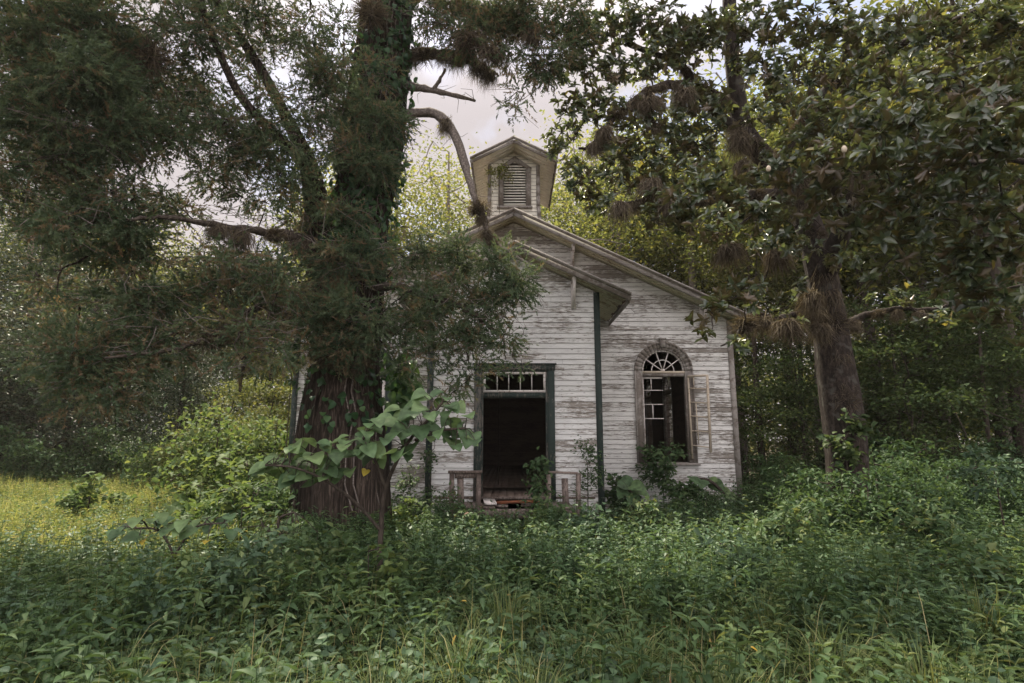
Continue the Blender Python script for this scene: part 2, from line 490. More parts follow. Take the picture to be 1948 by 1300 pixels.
def siding(mb, xf, z0, z1, step, mapf, holes=(), lip=.014, top=.006, mat=0, board=(1.8, 4.2), flat=False, seed=1):
    r = np.random.default_rng(seed)
    z = z0
    while z < z1 - 1e-4:
        zt = min(z + step, z1); zm = (z + zt) / 2
        lo0, hi0 = xf(z); lo1, hi1 = xf(zt - 1e-4)
        cuts = []
        for h in holes:
            q = h(zm)
            if q: cuts.append(q)
        cuts.sort()
        ivs = []; cur = (lo0, lo1)
        for a, b in cuts:
            ivs.append((cur, (a, a))); cur = (b, b)
        ivs.append((cur, (hi0, hi1)))
        for (a0, a1), (b0, b1) in ivs:
            if b0 - a0 < .01 and b1 - a1 < .01: continue
            x = [0.0]
            Lb = max(b0 - a0, .01)
            while x[-1] < 1:
                x.append(x[-1] + r.uniform(*board) / Lb)
            x[-1] = 1.0
            if len(x) > 2 and (x[-1] - x[-2]) * Lb < .4: x.pop(-2)
            for u, v in zip(x[:-1], x[1:]):
                t = r.random()
                dz = 0 if flat else (r.normal(0, .003) if r.random() > .05 else -abs(r.normal(0, .018))); do = 0 if flat else abs(r.normal(0, .004))
                du = 0 if flat else .0015 / Lb
                A, B = a0 + (b0 - a0) * (u + du), a0 + (b0 - a0) * (v - du)
                C, D = a1 + (b1 - a1) * (v - du), a1 + (b1 - a1) * (u + du)
                ob, ot = (0, 0) if flat else (lip + do, top)
                zz = z + dz
                V = [mapf(A, zz, ob), mapf(B, zz + dz * .5, ob), mapf(C, zt + .006 * (not flat), ot), mapf(D, zt + .006 * (not flat), ot)]
                mb.add(V, [(0, 1, 2, 3)], t, mat)
                if not flat:           # bare, dirty underside and edge, darkened to also draw the lap shadow
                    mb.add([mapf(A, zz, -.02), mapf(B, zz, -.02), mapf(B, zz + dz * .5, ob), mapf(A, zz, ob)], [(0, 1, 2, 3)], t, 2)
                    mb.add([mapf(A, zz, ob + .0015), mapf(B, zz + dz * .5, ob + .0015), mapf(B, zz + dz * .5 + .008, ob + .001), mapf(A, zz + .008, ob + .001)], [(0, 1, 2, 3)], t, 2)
        z = zt


def wall_rows(xf, z0, z1, mapf, mapi, holes, step=.13, seed=1, pm='porch_paint', name='front_wall', parent=church):
    m_ = MB()
    siding(m_, xf, z0, z1, step, mapf, holes, seed=seed)
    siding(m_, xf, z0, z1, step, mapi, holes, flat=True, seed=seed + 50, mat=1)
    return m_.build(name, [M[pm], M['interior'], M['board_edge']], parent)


def arch_hole(cx, hw, zs, zsp, grow=0.0):
    def h(z):
        if z < zs: return None
        if z <= zsp: return (cx - hw - grow, cx + hw + grow)
        q = (hw + grow) ** 2 - (z - zsp) ** 2
        if q <= 0: return None
        return (cx - math.sqrt(q), cx + math.sqrt(q))
    return h


WX = 4.27                      # offset of the front windows from the axis
WH, WS, WSP = .65, 1.01, 3.57
RS = .478                      # main roof slope
APEX = 8.02
def main_x(z):
    h = HW if z <= APEX - RS * HW else max(0.0, (APEX - z) / RS)
    return (AX - h, AX + h)
PAPEX, PS = 6.22, .467
def porch_x(z):
    h = PW if z <= PAPEX - PS * PW else max(0.0, (PAPEX - z) / PS)
    return (AX - h, AX + h)
dhole = lambda z: (AX - .80, AX + .80) if z < 3.30 else None
rwhole = arch_hole(AX, .3, 5.18, 5.48)
inner_pass = lambda z: (AX - 1.6, AX + 1.6) if z < 3.6 else None
front_map = lambda s, z, o: (s, MY - o, z)
front_in = lambda s, z, o: (s, MY + .16, z)
wall_rows(main_x, -.45, APEX, front_map, front_in,
          [arch_hole(AX + WX, WH, WS, WSP, .05), arch_hole(AX - WX, WH, WS, WSP, .05), inner_pass], seed=3, pm='wall_paint', name='front_wall')
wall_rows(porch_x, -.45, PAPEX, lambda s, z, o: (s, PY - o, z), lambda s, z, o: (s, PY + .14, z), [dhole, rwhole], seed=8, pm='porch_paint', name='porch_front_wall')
for sx in (-1, 1):
    xo = AX + sx * HW; px_ = AX + sx * PW
    hs = [arch_hole(yy, WH, WS, WSP, .05) for yy in (19.3, 22.6, 25.9)]
    wall_rows(lambda z: (MY, BY), -.45, APEX - RS * HW, lambda s, z, o, xo=xo, sx=sx: (xo + sx * o, s, z), lambda s, z, o, xo=xo, sx=sx: (xo - sx * .16, s, z), hs, seed=20 + sx, pm='wall_paint', name='side_wall')
    wall_rows(lambda z: (PY, MY), -.45, PAPEX - PS * PW, lambda s, z, o, px_=px_, sx=sx: (px_ + sx * o, s, z), lambda s, z, o, px_=px_, sx=sx: (px_ - sx * .14, s, z), [], seed=30 + sx, pm='porch_paint', name='porch_side_wall')
wall_rows(main_x, -.45, APEX, lambda s, z, o: (s, BY + o, z), lambda s, z, o: (s, BY - .16, z), [], seed=41, pm='wall_paint', name='back_wall')
# floor, ceiling
m_ = MB()
for k in range(64):
    xa = AX - HW + .2 + k * (2 * HW - .4) / 64
    m_.box(xa, xa + (2 * HW - .4) / 64 - .004, MY + .1, BY - .1, FLOOR - .05, FLOOR + random.uniform(-.003, .003))
for k in range(20):
    xa = AX - PW + .16 + k * (2 * PW - .32) / 20
    m_.box(xa, xa + (2 * PW - .32) / 20 - .004, PY - .02, MY + .098, FLOOR - .05, FLOOR + random.uniform(-.003, .003))
m_.build("floorboards", M['bare_wood'], church)
m_ = MB()
m_.box(AX - HW + .17, AX + HW - .17, MY + .17, BY - .17, 4.9, 4.95)
m_.box(AX - PW + .15, AX + PW - .15, PY + .15, MY + .15, 4.55, 4.6)
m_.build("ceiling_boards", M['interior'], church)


def roof(name, apex, slope, half, y0, y1, thick=.08, over=0.0, mat='roofing', jag=False, fascia=.2, sm='soffit', parent=church):
    """Two roof slopes with sheeting, boarded soffit and barge boards."""
    m1 = MB(); m2 = MB(); m3 = MB()
    for sx in (-1, 1):
        n = 14
        for k in range(n):      # sheets running down the slope, side by side along y
            ya = y0 + (y1 - y0) * k / n; yb = y0 + (y1 - y0) * (k + 1) / n - .004
            h = half + random.uniform(-.02, .03)
            za, zb = apex + thick, apex - slope * h + thick
            V = [(AX, ya, za - .03), (AX + sx * h, ya, zb - .03), (AX + sx * h, yb, zb - .03), (AX, yb, za - .03),
                 (AX, ya, za), (AX + sx * h, ya, zb), (AX + sx * h, yb, zb), (AX, yb, za)]
            m1.hexa(V)
        # soffit boards run along the slope's width, ends rotted
        nb = int((y1 - y0) / .19)
        for k in range(nb):
            ya = y0 + .05 + k * (y1 - y0 - .06) / nb; yb = ya + (y1 - y0 - .06) / nb - .006
            h = half - .03 - (random.uniform(0, .10) if jag else random.uniform(0, .02))
            d = random.uniform(0, .012)
            za, zb = apex + thick - .034, apex - slope * h + thick - .034
            V = [(AX, ya, za - .03 - d), (AX + sx * h, ya, zb - .03 - d), (AX + sx * h, yb, zb - .03 - d), (AX, yb, za - .03 - d),
                 (AX, ya, za - .001), (AX + sx * h, ya, zb - .001), (AX + sx * h, yb, zb - .001), (AX, yb, za - .001)]
            m2.hexa(V)
        # barge board and its crown moulding
        for (dy, dz, hh, tk) in ((0, -.03, fascia, .035), (-.035, .03, fascia * .42, .05), (-.06, .062, .05, .06)):
            a = (AX + sx * .001, y0 - .02 + dy, apex + thick + dz - hh / 2 + .02); b = (AX + sx * (half + .03), y0 - .02 + dy, apex + thick + dz - hh / 2 + .02 - slope * (half + .03))
            m3.bar(a, b, tk, hh)
        # eave fascia
        m3.box(AX + sx * half - .018, AX + sx * half + .018, y0 + .03, y1, apex - slope * half + thick - .15, apex - slope * half + thick - .036)
    r = m1.build(name, M[mat], parent)
    m2.build("soffit", M[sm], r); m3.build("barge_board", M['grey_trim'], r)
    return r


roof("roof", APEX + .03, RS, HW + .55, MY - .62, BY + .4, fascia=.12)
roof("porch_roof", PAPEX + .03, PS, PW + .70, PY - .52, MY - .03, jag=True, fascia=.11)

# corner boards
def cb(x, y, z0, z1, mat, sx):
    m_ = MB()
    m_.box(x - .075, x + .075, y - .035, y - .001, z0, z1)
    m_.box(x + sx * .075 - (.034 if sx > 0 else 0), x + sx * .075 + (.034 if sx < 0 else 0) , y, y + .13, z0, z1)
    return m_.build("corner_board", M[mat], church)
cb(AX + PW - .02, PY - .005, -.5, PAPEX - PS * PW, 'green_trim', 1)
cb(AX - PW + .02, PY - .005, -.5, PAPEX - PS * PW, 'green_trim', -1)
cb(AX + HW - .02, MY - .005, -.5, APEX - RS * HW, 'grey_trim', 1)
cb(AX - HW + .02, MY - .005, -.5, APEX - RS * HW, 'green_trim', -1)

# brackets under the verges
def bracket(x, y, z0, z1, reach):
    m_ = MB()
    m_.box(x - .055, x + .055, y - .10, y - .024, z0, z1)
    m_.bar((x, y - .09, z0 + .06), (x, y - reach, z1 - .03), .07, .08)
    m_.box(x - .045, x + .045, y - reach - .02, y - .10, z1 - .08, z1)
    return m_.build("bracket", M['white_trim'], church)
for sx in (-1, 1):
    bracket(AX + sx * 1.46, PY, 4.83, PAPEX + .03 - PS * 1.5, .42)
    bracket(AX + sx * 1.72, MY, 6.62, APEX + .03 - RS * 1.78, .5)
    bracket(AX + sx * 5.45, MY, 4.72, APEX + .03 - RS * 5.52, .5)
# peak ornament of the main gable
m_ = MB()
for a in (-36, -12, 12, 36):
    m_.bar((AX, MY - .05, 6.95), (AX + .62 * sin(radians(a)), MY - .05, 6.95 + .62 * cos(radians(a))), .085, .03, up=(0, 1, 0))
m_.build("gable_ornament", M['tower_paint'], church)


def arc_pts(cx, r, zsp, n=20, a0=0, a1=180):
    return [(cx + r * cos(radians(a)), zsp + r * sin(radians(a))) for a in np.linspace(a1, a0, n)]


def arched_window(mapf, cx, trim='grey_trim', name='window', open_sash=False, front=True):
    """Casing with keystone and sill, transom, fanlight; mapf(s, z, o) with o = outwards."""
    m_ = MB()

    def pbox(s0, s1, z0, z1, o0, o1, mb=m_, tone=None):
        mb.hexa([mapf(s0, z0, o0), mapf(s1, z0, o0), mapf(s1, z0, o1), mapf(s0, z0, o1), mapf(s0, z1, o0), mapf(s1, z1, o0), mapf(s1, z1, o1), mapf(s0, z1, o1)], tone)

    def ring(r0, r1, o0, o1, mb=m_, n=20, zsp=WSP):
        A = arc_pts(cx, r0, zsp, n); B = arc_pts(cx, r1, zsp, n)
        for k in range(n - 1):
            q = [A[k], A[k + 1], B[k + 1], B[k]]
            mb.hexa([mapf(s, z, o0) for s, z in q] + [mapf(s, z, o1) for s, z in q], .5)
    # casing
    for sg in (-1, 1):
        a, b = cx + sg * (WH + .002), cx + sg * (WH + .19)
        pbox(min(a, b), max(a, b), WS - .02, WSP - .002, -.02, .045)
        a, b = cx + sg * (WH + .15), cx + sg * (WH + .19)
        pbox(min(a, b), max(a, b), WS - .02, WSP - .002, .046, .07)
        a, b = cx + sg * (WH - .045), cx + sg * WH
        pbox(min(a, b), max(a, b), WS, WSP - .002, -.16, .03)
    ring(WH + .002, WH + .19, -.02, .045); ring(WH + .13, WH + .19, .046, .07); ring(WH - .045, WH, -.16, .03)
    fr = m_.build(name, M[trim], church)
    k_ = MB()
    pbox(cx - .07, cx + .07, WSP + WH + .02, WSP + WH + .25, .046, .105, k_)
    pbox(cx - .10, cx + .10, WSP + WH + .251, WSP + WH + .29, .02, .12, k_)
    k_.build("keystone", M[trim], fr)
    s_ = MB()
    pbox(cx - WH - .24, cx + WH + .24, WS - .085, WS - .022, -.02, .12, s_)
    pbox(cx - WH + .001, cx + WH - .001, WS - .06, WS - .002, -.17, -.022, s_)
    s_.build("sill", M[trim], fr)
    t_ = MB()
    pbox(cx - WH + .046, cx + WH - .046, WSP - .16, WSP - .07, -.15, .01, t_)
    t_.build("transom_bar", M[trim], fr)
    t2 = MB()
    pbox(cx - WH + .046, cx + WH - .046, WSP - .068, WSP - .005, -.10, .02, t2)
    t2.build("transom_rail", M['fresh_wood'], fr)
    f_ = MB()
    ring(WH - .085, WH - .047, -.09, -.03, f_)
    ring(.31, .335, -.075, -.045, f_, 14)
    for a in (36, 72, 108, 144):
        p0 = (cx + .05 * cos(radians(a)), WSP + .05 * sin(radians(a))); p1 = (cx + (WH - .086) * cos(radians(a)), WSP + (WH - .086) * sin(radians(a)))
        dx, dz = -sin(radians(a)) * .012, cos(radians(a)) * .012
        q = [(p0[0] - dx, p0[1] - dz), (p1[0] - dx, p1[1] - dz), (p1[0] + dx, p1[1] + dz), (p0[0] + dx, p0[1] + dz)]
        f_.hexa([mapf(s, z, -.078) for s, z in q] + [mapf(s, z, -.042) for s, z in q], .3)
    pbox(cx - .06, cx + .06, WSP - .003, WSP + .06, -.08, -.04, f_)
    f_.build("fanlight", M['white_trim'], fr)
    return fr, pbox


fr, pbox = arched_window(front_map, AX + WX, 'grey_trim')
c_ = AX + WX
m_ = MB()                      # what is left of the left sash
zt = WSP - .17
pbox(c_ - WH + .048, c_ - .02, zt - .05, zt, -.09, -.05, m_)
pbox(c_ - WH + .048, c_ - WH + .085, WS, zt - .051, -.09, -.05, m_)
for z in (3.02, 2.62, 2.22):
    pbox(c_ - WH + .086, c_ - .02, z - .012, z + .012, -.085, -.055, m_)
pbox(c_ - .36, c_ - .335, 3.033, zt - .051, -.085, -.055, m_)
pbox(c_ - .34, c_ - .315, 2.233, 2.607, -.085, -.055, m_)
m_.build("sash", M['white_trim'], fr)
m_ = MB()                      # right sash swung outwards on its hinges
hx, hy = c_ + WH + .02, MY - .06
ca, sa = cos(radians(-38)), sin(radians(-38))
def sp(l, z): return (hx + ca * l, hy + sa * l, z)
Ls = .56
m_.bar(sp(Ls, zt + .02), sp(Ls - .02, 1.28), .085, .05, up=(ca, sa, 0))
m_.bar(sp(0, zt), sp(Ls - .03, zt), .045, .06)
for z in (3.05, 2.66, 2.27, 1.86, 1.46):
    m_.bar(sp(0, z + .02), sp(Ls - .03, z - .02 + random.uniform(-.02, .02)), .024, .034)
m_.bar(sp(.17, zt), sp(.17, 3.05), .02, .026, up=(ca, sa, 0))
m_.bar(sp(.2, 2.66), sp(.22, 1.5), .02, .026, up=(ca, sa, 0))
m_.bar(sp(.02, zt), sp(.02, WS + .1), .03, .045, up=(ca, sa, 0))
m_.build("open_sash", M['fresh_wood'], fr)["label"] = "pale casement frame without glass, swung outwards"
fr, pbox = arched_window(front_map, AX - WX, 'green_trim')
m_ = MB(); c_ = AX - WX
for sg in (-1, 1):
    pbox(min(c_ + sg * .03, c_ + sg * (WH - .048)), max(c_ + sg * .03, c_ + sg * (WH - .048)), zt - .05, zt, -.09, -.05, m_)
    pbox(min(c_ + sg * .5, c_ + sg * (WH - .048)), max(c_ + sg * .5, c_ + sg * (WH - .048)), WS, zt - .051, -.09, -.05, m_)
    for z in (3.0, 2.6, 2.2, 1.8, 1.4):
        pbox(min(c_ + sg * .03, c_ + sg * .5), max(c_ + sg * .03, c_ + sg * .5), z - .012, z + .012, -.085, -.055, m_)
m_.build("sash", M['white_trim'], fr)
for sx in (-1, 1):
    for yy in (19.3, 22.6, 25.9):
        fr, pbox = arched_window(lambda s, z, o, sx=sx: (AX + sx * (HW + o), s, z), yy, 'grey_trim')
        m_ = MB()
        for q in (-.45, -.3, -.15, 0, .15, .3, .45):
            pbox(yy + q - .012, yy + q + .012, WS, zt, -.085, -.055, m_)
        for k in range(9):
            z = WS + .15 + k * .27
            for a, b in zip((-.55, -.438, -.288, -.138, .012, .162, .312, .462), (-.462, -.312, -.162, -.012, .138, .288, .438, .55)):
                pbox(yy + a, yy + b, z - .012, z + .012, -.08, -.06, m_)
        m_.build("sash", M['bare_wood'], fr)

# doorway: green casing, white transom sash
m_ = MB()
for sg in (-1, 1):
    a, b = AX + sg * .80, AX + sg * .97
    m_.box(min(a, b), max(a, b), PY - .06, PY + .0, FLOOR - .3, 3.30)
    a, b = AX + sg * .755, AX + sg * .799
    m_.box(min(a, b), max(a, b), PY - .04, PY + .16, FLOOR, 3.26)
m_.box(AX - .99, AX + .99, PY - .065, PY, 3.302, 3.44)
m_.box(AX - 1.02, AX + 1.02, PY - .10, PY, 3.442, 3.475)
m_.box(AX - .754, AX + .754, PY - .03, PY + .16, 2.64, 2.765)
m_.box(AX - .754, AX + .754, PY - .03, PY + .16, 3.262, 3.30)
door = m_.build("door_frame", M['green_trim'], church)
m_ = MB()
za, zb = 2.768, 3.26
for x0, x1, z0, z1 in ((-.752, .752, za, za + .055), (-.752, .752, zb - .05, zb), (-.752, -.70, za + .056, zb - .051), (.70, .752, za + .056, zb - .051)):
    m_.box(AX + x0, AX + x1, PY - .045, PY, z0, z1)
for k in range(1, 5):
    x = AX - .70 + 1.4 * k / 5
    m_.box(x - .011, x + .011, PY - .04, PY - .01, za + .056, zb - .051)
m_.build("transom_window", M['white_trim'], door)
m_ = MB()
m_.box(AX - .78, AX + .78, PY - .09, PY - .021, FLOOR - .06, FLOOR - .001)
m_.build("threshold", M['rail_wood'], door)
# round window of the porch gable
m_ = MB()
n = 28
for r0, r1, ya, yb, in ((.28, .37, -.06, .02), (.25, .279, -.03, .10)):
    for k in range(n):
        q = []
        for kk in (k, k + 1):
            a = 2 * pi * kk / n
            q.append((cos(a), sin(a)))
        V = []
        for yv in (ya, yb):
            V += [(AX + q[0][0] * r0, PY + yv, 5.48 + q[0][1] * r0), (AX + q[1][0] * r0, PY + yv, 5.48 + q[1][1] * r0), (AX + q[1][0] * r1, PY + yv, 5.48 + q[1][1] * r1), (AX + q[0][0] * r1, PY + yv, 5.48 + q[0][1] * r1)]
        m_.hexa(V, .4)
for a in (45, 135):
    dx, dz = .25 * cos(radians(a)), .25 * sin(radians(a))
    m_.bar((AX - dx, PY + .02 + .012 * (a > 90), 5.48 - dz), (AX + dx, PY + .02 + .012 * (a > 90), 5.48 + dz), .02, .01, up=(0, 1, 0))
m_.build("round_window", M['white_trim'], church)

# belfry
TY0, TY1, TW = 17.7, 20.5, .85
TE, TA = 10.62, 11.06
belfry = empty("belfry"); belfry.parent = church
def tower_x(z):
    if z > TA - .52 * TW: h = max(0.0, (TA - z) / .52)
    else: h = TW + .20 * max(0.0, (9.35 - z) / 1.3) ** 2
    return (AX - h, AX + h)
lv = arch_hole(AX + .05, .36, 9.20, 10.42)
def lhole(z):
    if z < 9.22 or z > 10.72: return None
    h = .37 if z < 10.50 else .37 * (10.72 - z) / .22
    return (AX + .03 - h, AX + .03 + h)
wall_rows(tower_x, 7.3, TA, lambda s, z, o: (s, TY0 - o, z), lambda s, z, o: (s, TY0 + .12, z), [lhole], seed=61, pm='tower_paint', name='belfry_front_wall', parent=belfry)
wall_rows(tower_x, 7.3, TA, lambda s, z, o: (s, TY1 + o, z), lambda s, z, o: (s, TY1 - .12, z), [], seed=62, pm='tower_paint', name='belfry_back_wall', parent=belfry)
for sx in (-1, 1):
    fl = lambda z: .20 * max(0.0, (9.35 - z) / 1.3) ** 2
    wall_rows(lambda z: (TY0, TY1), 7.0, TA - .52 * TW, lambda s, z, o, sx=sx: (AX + sx * (TW + fl(z) + o), s, z), lambda s, z, o, sx=sx: (AX + sx * (TW - .12), s, z), [], seed=64 + sx, pm='tower_paint', name='belfry_side_wall', parent=belfry)
    m_ = MB()
    zz = np.linspace(7.75, TA - .52 * TW - .02, 9)
    for a, b in zip(zz[:-1], zz[1:]):
        xa, xb = AX + sx * (TW + fl(a) - .05), AX + sx * (TW + fl(b) - .05)
        m_.hexa([(xa - .06, TY0 - .05, a), (xa + .06, TY0 - .05, a), (xa + .06, TY0 - .02, a), (xa - .06, TY0 - .02, a), (xb - .06, TY0 - .05, b), (xb + .06, TY0 - .05, b), (xb + .06, TY0 - .02, b), (xb - .06, TY0 - .02, b)], .5)
    m_.build("belfry_corner_board", M['grey_trim'], belfry)
br = roof("belfry_roof", TA + .03, .52, TW + .52, TY0 - .68, TY1 + .3, fascia=.10, sm='bright_paint', parent=belfry)
m_ = MB()
lc = AX + .03
for sg in (-1, 1):
    a, b = lc + sg * .37, lc + sg * .54
    m_.box(min(a, b), max(a, b), TY0 - .065, TY0 - .005, 9.16, 10.50)
    q = [(lc + sg * .37, 10.502), (lc + sg * .56, 10.502), (lc, 10.93), (lc, 10.73)]
    m_.hexa([(x, TY0 - .065, z) for x, z in q] + [(x, TY0 - .005, z) for x, z in q], .5)
m_.box(lc - .58, lc + .58, TY0 - .11, TY0 - .005, 9.09, 9.158)
lf = m_.build("louver_frame", M['grey_trim'], belfry)
m_ = MB()
for k in range(15):
    z = 9.24 + k * .095
    h = .365 if z < 10.46 else max(.03, .365 * (10.72 - z) / .22)
    m_.hexa([(lc - h, TY0 - .04, z - .022), (lc + h, TY0 - .04, z - .022), (lc + h, TY0 + .03, z + .03), (lc - h, TY0 + .03, z + .03),
             (lc - h, TY0 - .04, z + .022), (lc + h, TY0 - .04, z + .022), (lc + h, TY0 + .03, z + .05), (lc - h, TY0 + .03, z + .05)])
m_.build("louver_slats", M['bright_paint'], lf)

# landing with railings and broken steps
m_ = MB()
DY0 = 12.62
for k in range(9):
    x = AX - 1.25 + k * .28
    if k == 4: continue
    y0 = DY0 + (random.uniform(.0, .5) if 2 < k < 7 else 0)
    m_.box(x, x + .262, y0, PY - .10, FLOOR - .14, FLOOR - .10)
m_.box(AX - 1.3, AX + 1.3, DY0 + .03, DY0 + .08, FLOOR - .34, FLOOR - .142)
for x in (-1.2, 1.15):
    m_.box(AX + x, AX + x + .1, DY0 + .09, PY - .1, FLOOR - .30, FLOOR - .143)
land = m_.build("landing", M['rail_wood'], church)
for x, ln in ((-1.36, 0), (-.78, 0), (.73, 0), (1.34, .04)):
    m_ = MB(); m_.bar((AX + x, DY0 + .02, -.5), (AX + x + ln, DY0 - .0, .93), .10, .10, up=(0, 1, 0)); m_.build("post", M['rail_wood'], land)
m_ = MB(); m_.box(AX - 1.44, AX - .70, DY0 - .07, DY0 + .09, .932, .985); m_.box(AX - 1.30, AX - .84, DY0 - .005, DY0 + .035, .82, .928); m_.build("handrail", M['rail_wood'], land)
m_ = MB(); m_.bar((AX + .66, DY0 + .01, .955), (AX + 1.36, DY0 + .03, .93), .13, .045); m_.build("handrail", M['rail_wood'], land)
for x in (-1.16, 1.1):
    m_ = MB(); m_.bar((AX + x, DY0 + .03, FLOOR - .10), (AX + x - .02, DY0 + .03, .82), .14, .03, up=(0, 1, 0)); m_.build("baluster", M['rail_wood'], land)
m_ = MB(); m_.box(AX - 1.38, AX - .74, DY0 - .015, DY0 + .02, .18, .27); m_.build("bottom_rail", M['rail_wood'], land)
m_ = MB(); m_.bar((AX - .42, 13.15, FLOOR - .06), (AX + .62, 13.05, FLOOR - .02), .16, .05); tag(m_.build("plank", M['orange_wood']), "orange brown rotten plank lying loose across the doorstep", "plank")
m_ = MB(); m_.bar((AX - .60, 13.7, FLOOR - .055), (AX - .52, 12.75, FLOOR - .05), .26, .04); tag(m_.build("plank", M['white_trim']), "pale grey loose board pointing into the dark doorway", "plank")
# lamp above the door
m_ = MB()
m_.tube([(AX - .03, PY - .02, 3.86), (AX - .03, PY - .10, 3.84), (AX - .03, PY - .12, 3.72)], [.01, .01, .01], 6)
m_.tube([(AX - .03, PY - .12, 3.73), (AX - .03, PY - .12, 3.70), (AX - .03, PY - .12, 3.64), (AX - .03, PY - .12, 3.62)], [.012, .045, .05, .02], 10)
tag(m_.build("wall_lamp", M['dark_bark']), "tiny black lamp socket on the wall above the door", "lamp")

# ------------------------------------------------------------------ trees near the church
def path_px(pts):
    """(px, py, Y, half width px) rows -> (x, y, z, r)."""
    out = []
    for px, py, Yd, hw in pts:
        p = at(px, py, Yd); q = at(px + hw, py, Yd)
        out.append([p[0], p[1], p[2], q[0] - p[0]])
    return np.array(out)


def clump_points(c, r, n, g=rng, shell=.35):
    d = rvec(n, g) * (g.random((n, 1)) ** shell)
    return c + d * r, d


def connect(mb, nodes, centers, r0=.03, sag=.15, seg=5, g=rng, thick=None):
    """Twigs joining every clump centre to the nearest node nearer the trunk."""
    nodes = [np.array(n) for n in nodes]
    N = np.array(nodes)
    cs = sorted(centers, key=lambda c: np.min(np.linalg.norm(N - c, axis=1)))
    for c in cs:
        N = np.array(nodes)
        d = np.linalg.norm(N - c, axis=1); k = int(np.argmin(d))
        a = N[k]; L = d[k]
        if L < .05: continue
        mid = (a + c) / 2 + g.normal(0, .08 * L, 3) + np.array([0, 0, sag * L])
        p = smooth_path([np.r_[a, 0], np.r_[a * .55 + mid * .45 + g.normal(0, .03 * L, 3), 0], np.r_[mid, 0], np.r_[c, 0]], 9)[:, :3]
        rb = min(.075, r0 + .012 * L)
        mb.tube(p, np.linspace(rb, rb * .35, 9), seg)
        nodes += [mid, c]


def bloat_twigs(mb, c, r, n, g=rng, rad=.006, L=.5):
    for k in range(n):
        p = c + g.normal(0, .45, 3) * r
        d = unit(g.normal(0, 1, 3) * np.array([1, 1, .5]))
        q = p + d * L * .5 + g.normal(0, .05, 3); e = p + d * L + g.normal(0, .1, 3)
        mb.tube(np.array([p, q, e]), np.array([rad, rad * .8, rad * .4]), 4)


# ---- the cedar left of the doorway
CY = 11.2
cedar = tag(empty("cedar_tree"), "huge old cedar with flared fibrous trunk and dark feathery foliage beside the church door", "tree")
trunk_px = [(648, 1075, CY, 92), (649, 1030, CY, 90), (650, 950, CY, 87), (650, 900, CY, 86), (650, 840, CY, 82), (652, 780, CY, 74), (656, 700, CY, 62), (661, 640, CY, 60), (664, 580, CY, 62), (668, 500, CY, 64),
            (676, 440, CY, 58), (690, 380, CY, 52), (702, 330, CY, 54), (712, 250, CY, 55), (720, 170, CY, 52), (728, 100, CY, 49), (738, 0, CY, 45), (745, -150, CY, 40), (750, -330, CY + .1, 33), (752, -560, CY + .2, 22), (755, -850, CY + .3, 10)]
tp = smooth_path(path_px(trunk_px), 90)
tk = MB()
zrel = np.linspace(0, 1, 90)
flute = np.clip(.32 - (tp[:, 2] + .6) * .085, .05, .32)
tk.tube(tp[:, :3], tp[:, 3], 84, ridge=.075, flute=flute * .75, seed=3)
stem_px = [(625, 520, CY - .1, 40), (612, 450, CY - .3, 32), (603, 390, CY - .4, 23), (585, 310, CY - .6, 17), (545, 225, CY - .8, 11), (500, 140, CY - 1, 9), (450, 60, CY - 1.2, 8), (405, -10, CY - 1.4, 7), (350, -110, CY - 1.5, 7)]
sp_ = smooth_path(path_px(stem_px), 40)
tk.tube(sp_[:, :3], sp_[:, 3], 24, ridge=.06, seed=9)
stem2_px = [(585, 320, CY - .6, 13), (540, 270, CY - 1.2, 9), (470, 200, CY - 1.8, 8), (430, 130, CY - 2.2, 7), (390, 30, CY - 2.6, 6), (370, -60, CY - 3, 6)]
sp2 = smooth_path(path_px(stem2_px), 30)
tk.tube(sp2[:, :3], sp2[:, 3], 16, ridge=.05, seed=10)
cedar_nodes = [p[:3] for p in tp[25::3]] + [p[:3] for p in sp_[4::3]] + [p[:3] for p in sp2[4::3]]

limbs = []
def limb(pts, mat, parent, name="branch", n=28, ridge=.08, seg=12):
    p = smooth_path(path_px(pts), n)
    m_ = MB(); m_.tube(p[:, :3] + rng.normal(0, .012, (n, 3)), np.maximum(p[:, 3] * .84 * rng.uniform(.82, 1.2, n), .007), seg, ridge=ridge, seed=len(limbs))
    o = m_.build(name, mat, parent, smooth=True)
    limbs.append(p); return p

L_gray = limb([(755, 225, CY, 15), (800, 214, CY, 11.5), (832, 218, CY - .1, 10.5), (860, 245, CY - .2, 9.5), (878, 295, CY - .3, 9), (893, 345, CY - .3, 8), (905, 385, CY - .3, 7), (922, 425, CY - .2, 6), (932, 458, CY - .2, 5), (965, 478, CY - .1, 4), (1000, 500, CY, 3)], M['grey_bark'], cedar)
L_dead = limb([(760, 160, CY, 12), (800, 168, CY, 8), (850, 178, CY - .1, 6), (902, 190, CY - .2, 2.5)], M['grey_bark'], cedar, n=16)
L_dead2 = limb([(825, 170, CY - .05, 5), (838, 152, CY - .05, 4), (846, 132, CY, 3)], M['grey_bark'], cedar, n=10)
L_moss = limb([(765, 110, CY, 16), (800, 105, CY - .1, 13), (850, 103, CY - .2, 11), (890, 112, CY - .3, 9), (925, 130, CY - .3, 6), (950, 145, CY - .3, 2.5)], M['dark_bark'], cedar)
L_low = limb([(700, 555, CY - .3, 10), (745, 545, CY - .8, 9), (800, 560, CY - 1, 8), (860, 578, CY - 1.1, 7), (905, 600, CY - 1.1, 5), (950, 640, CY - 1.1, 3)], M['dark_bark'], cedar)
L_bare = limb([(600, 560, CY - .4, 9), (560, 595, CY - .8, 8), (520, 630, CY - 1, 7), (482, 660, CY - 1.2, 6), (465, 695, CY - 1.3, 4.5), (455, 745, CY - 1.3, 2.5)], M['dark_bark'], cedar)
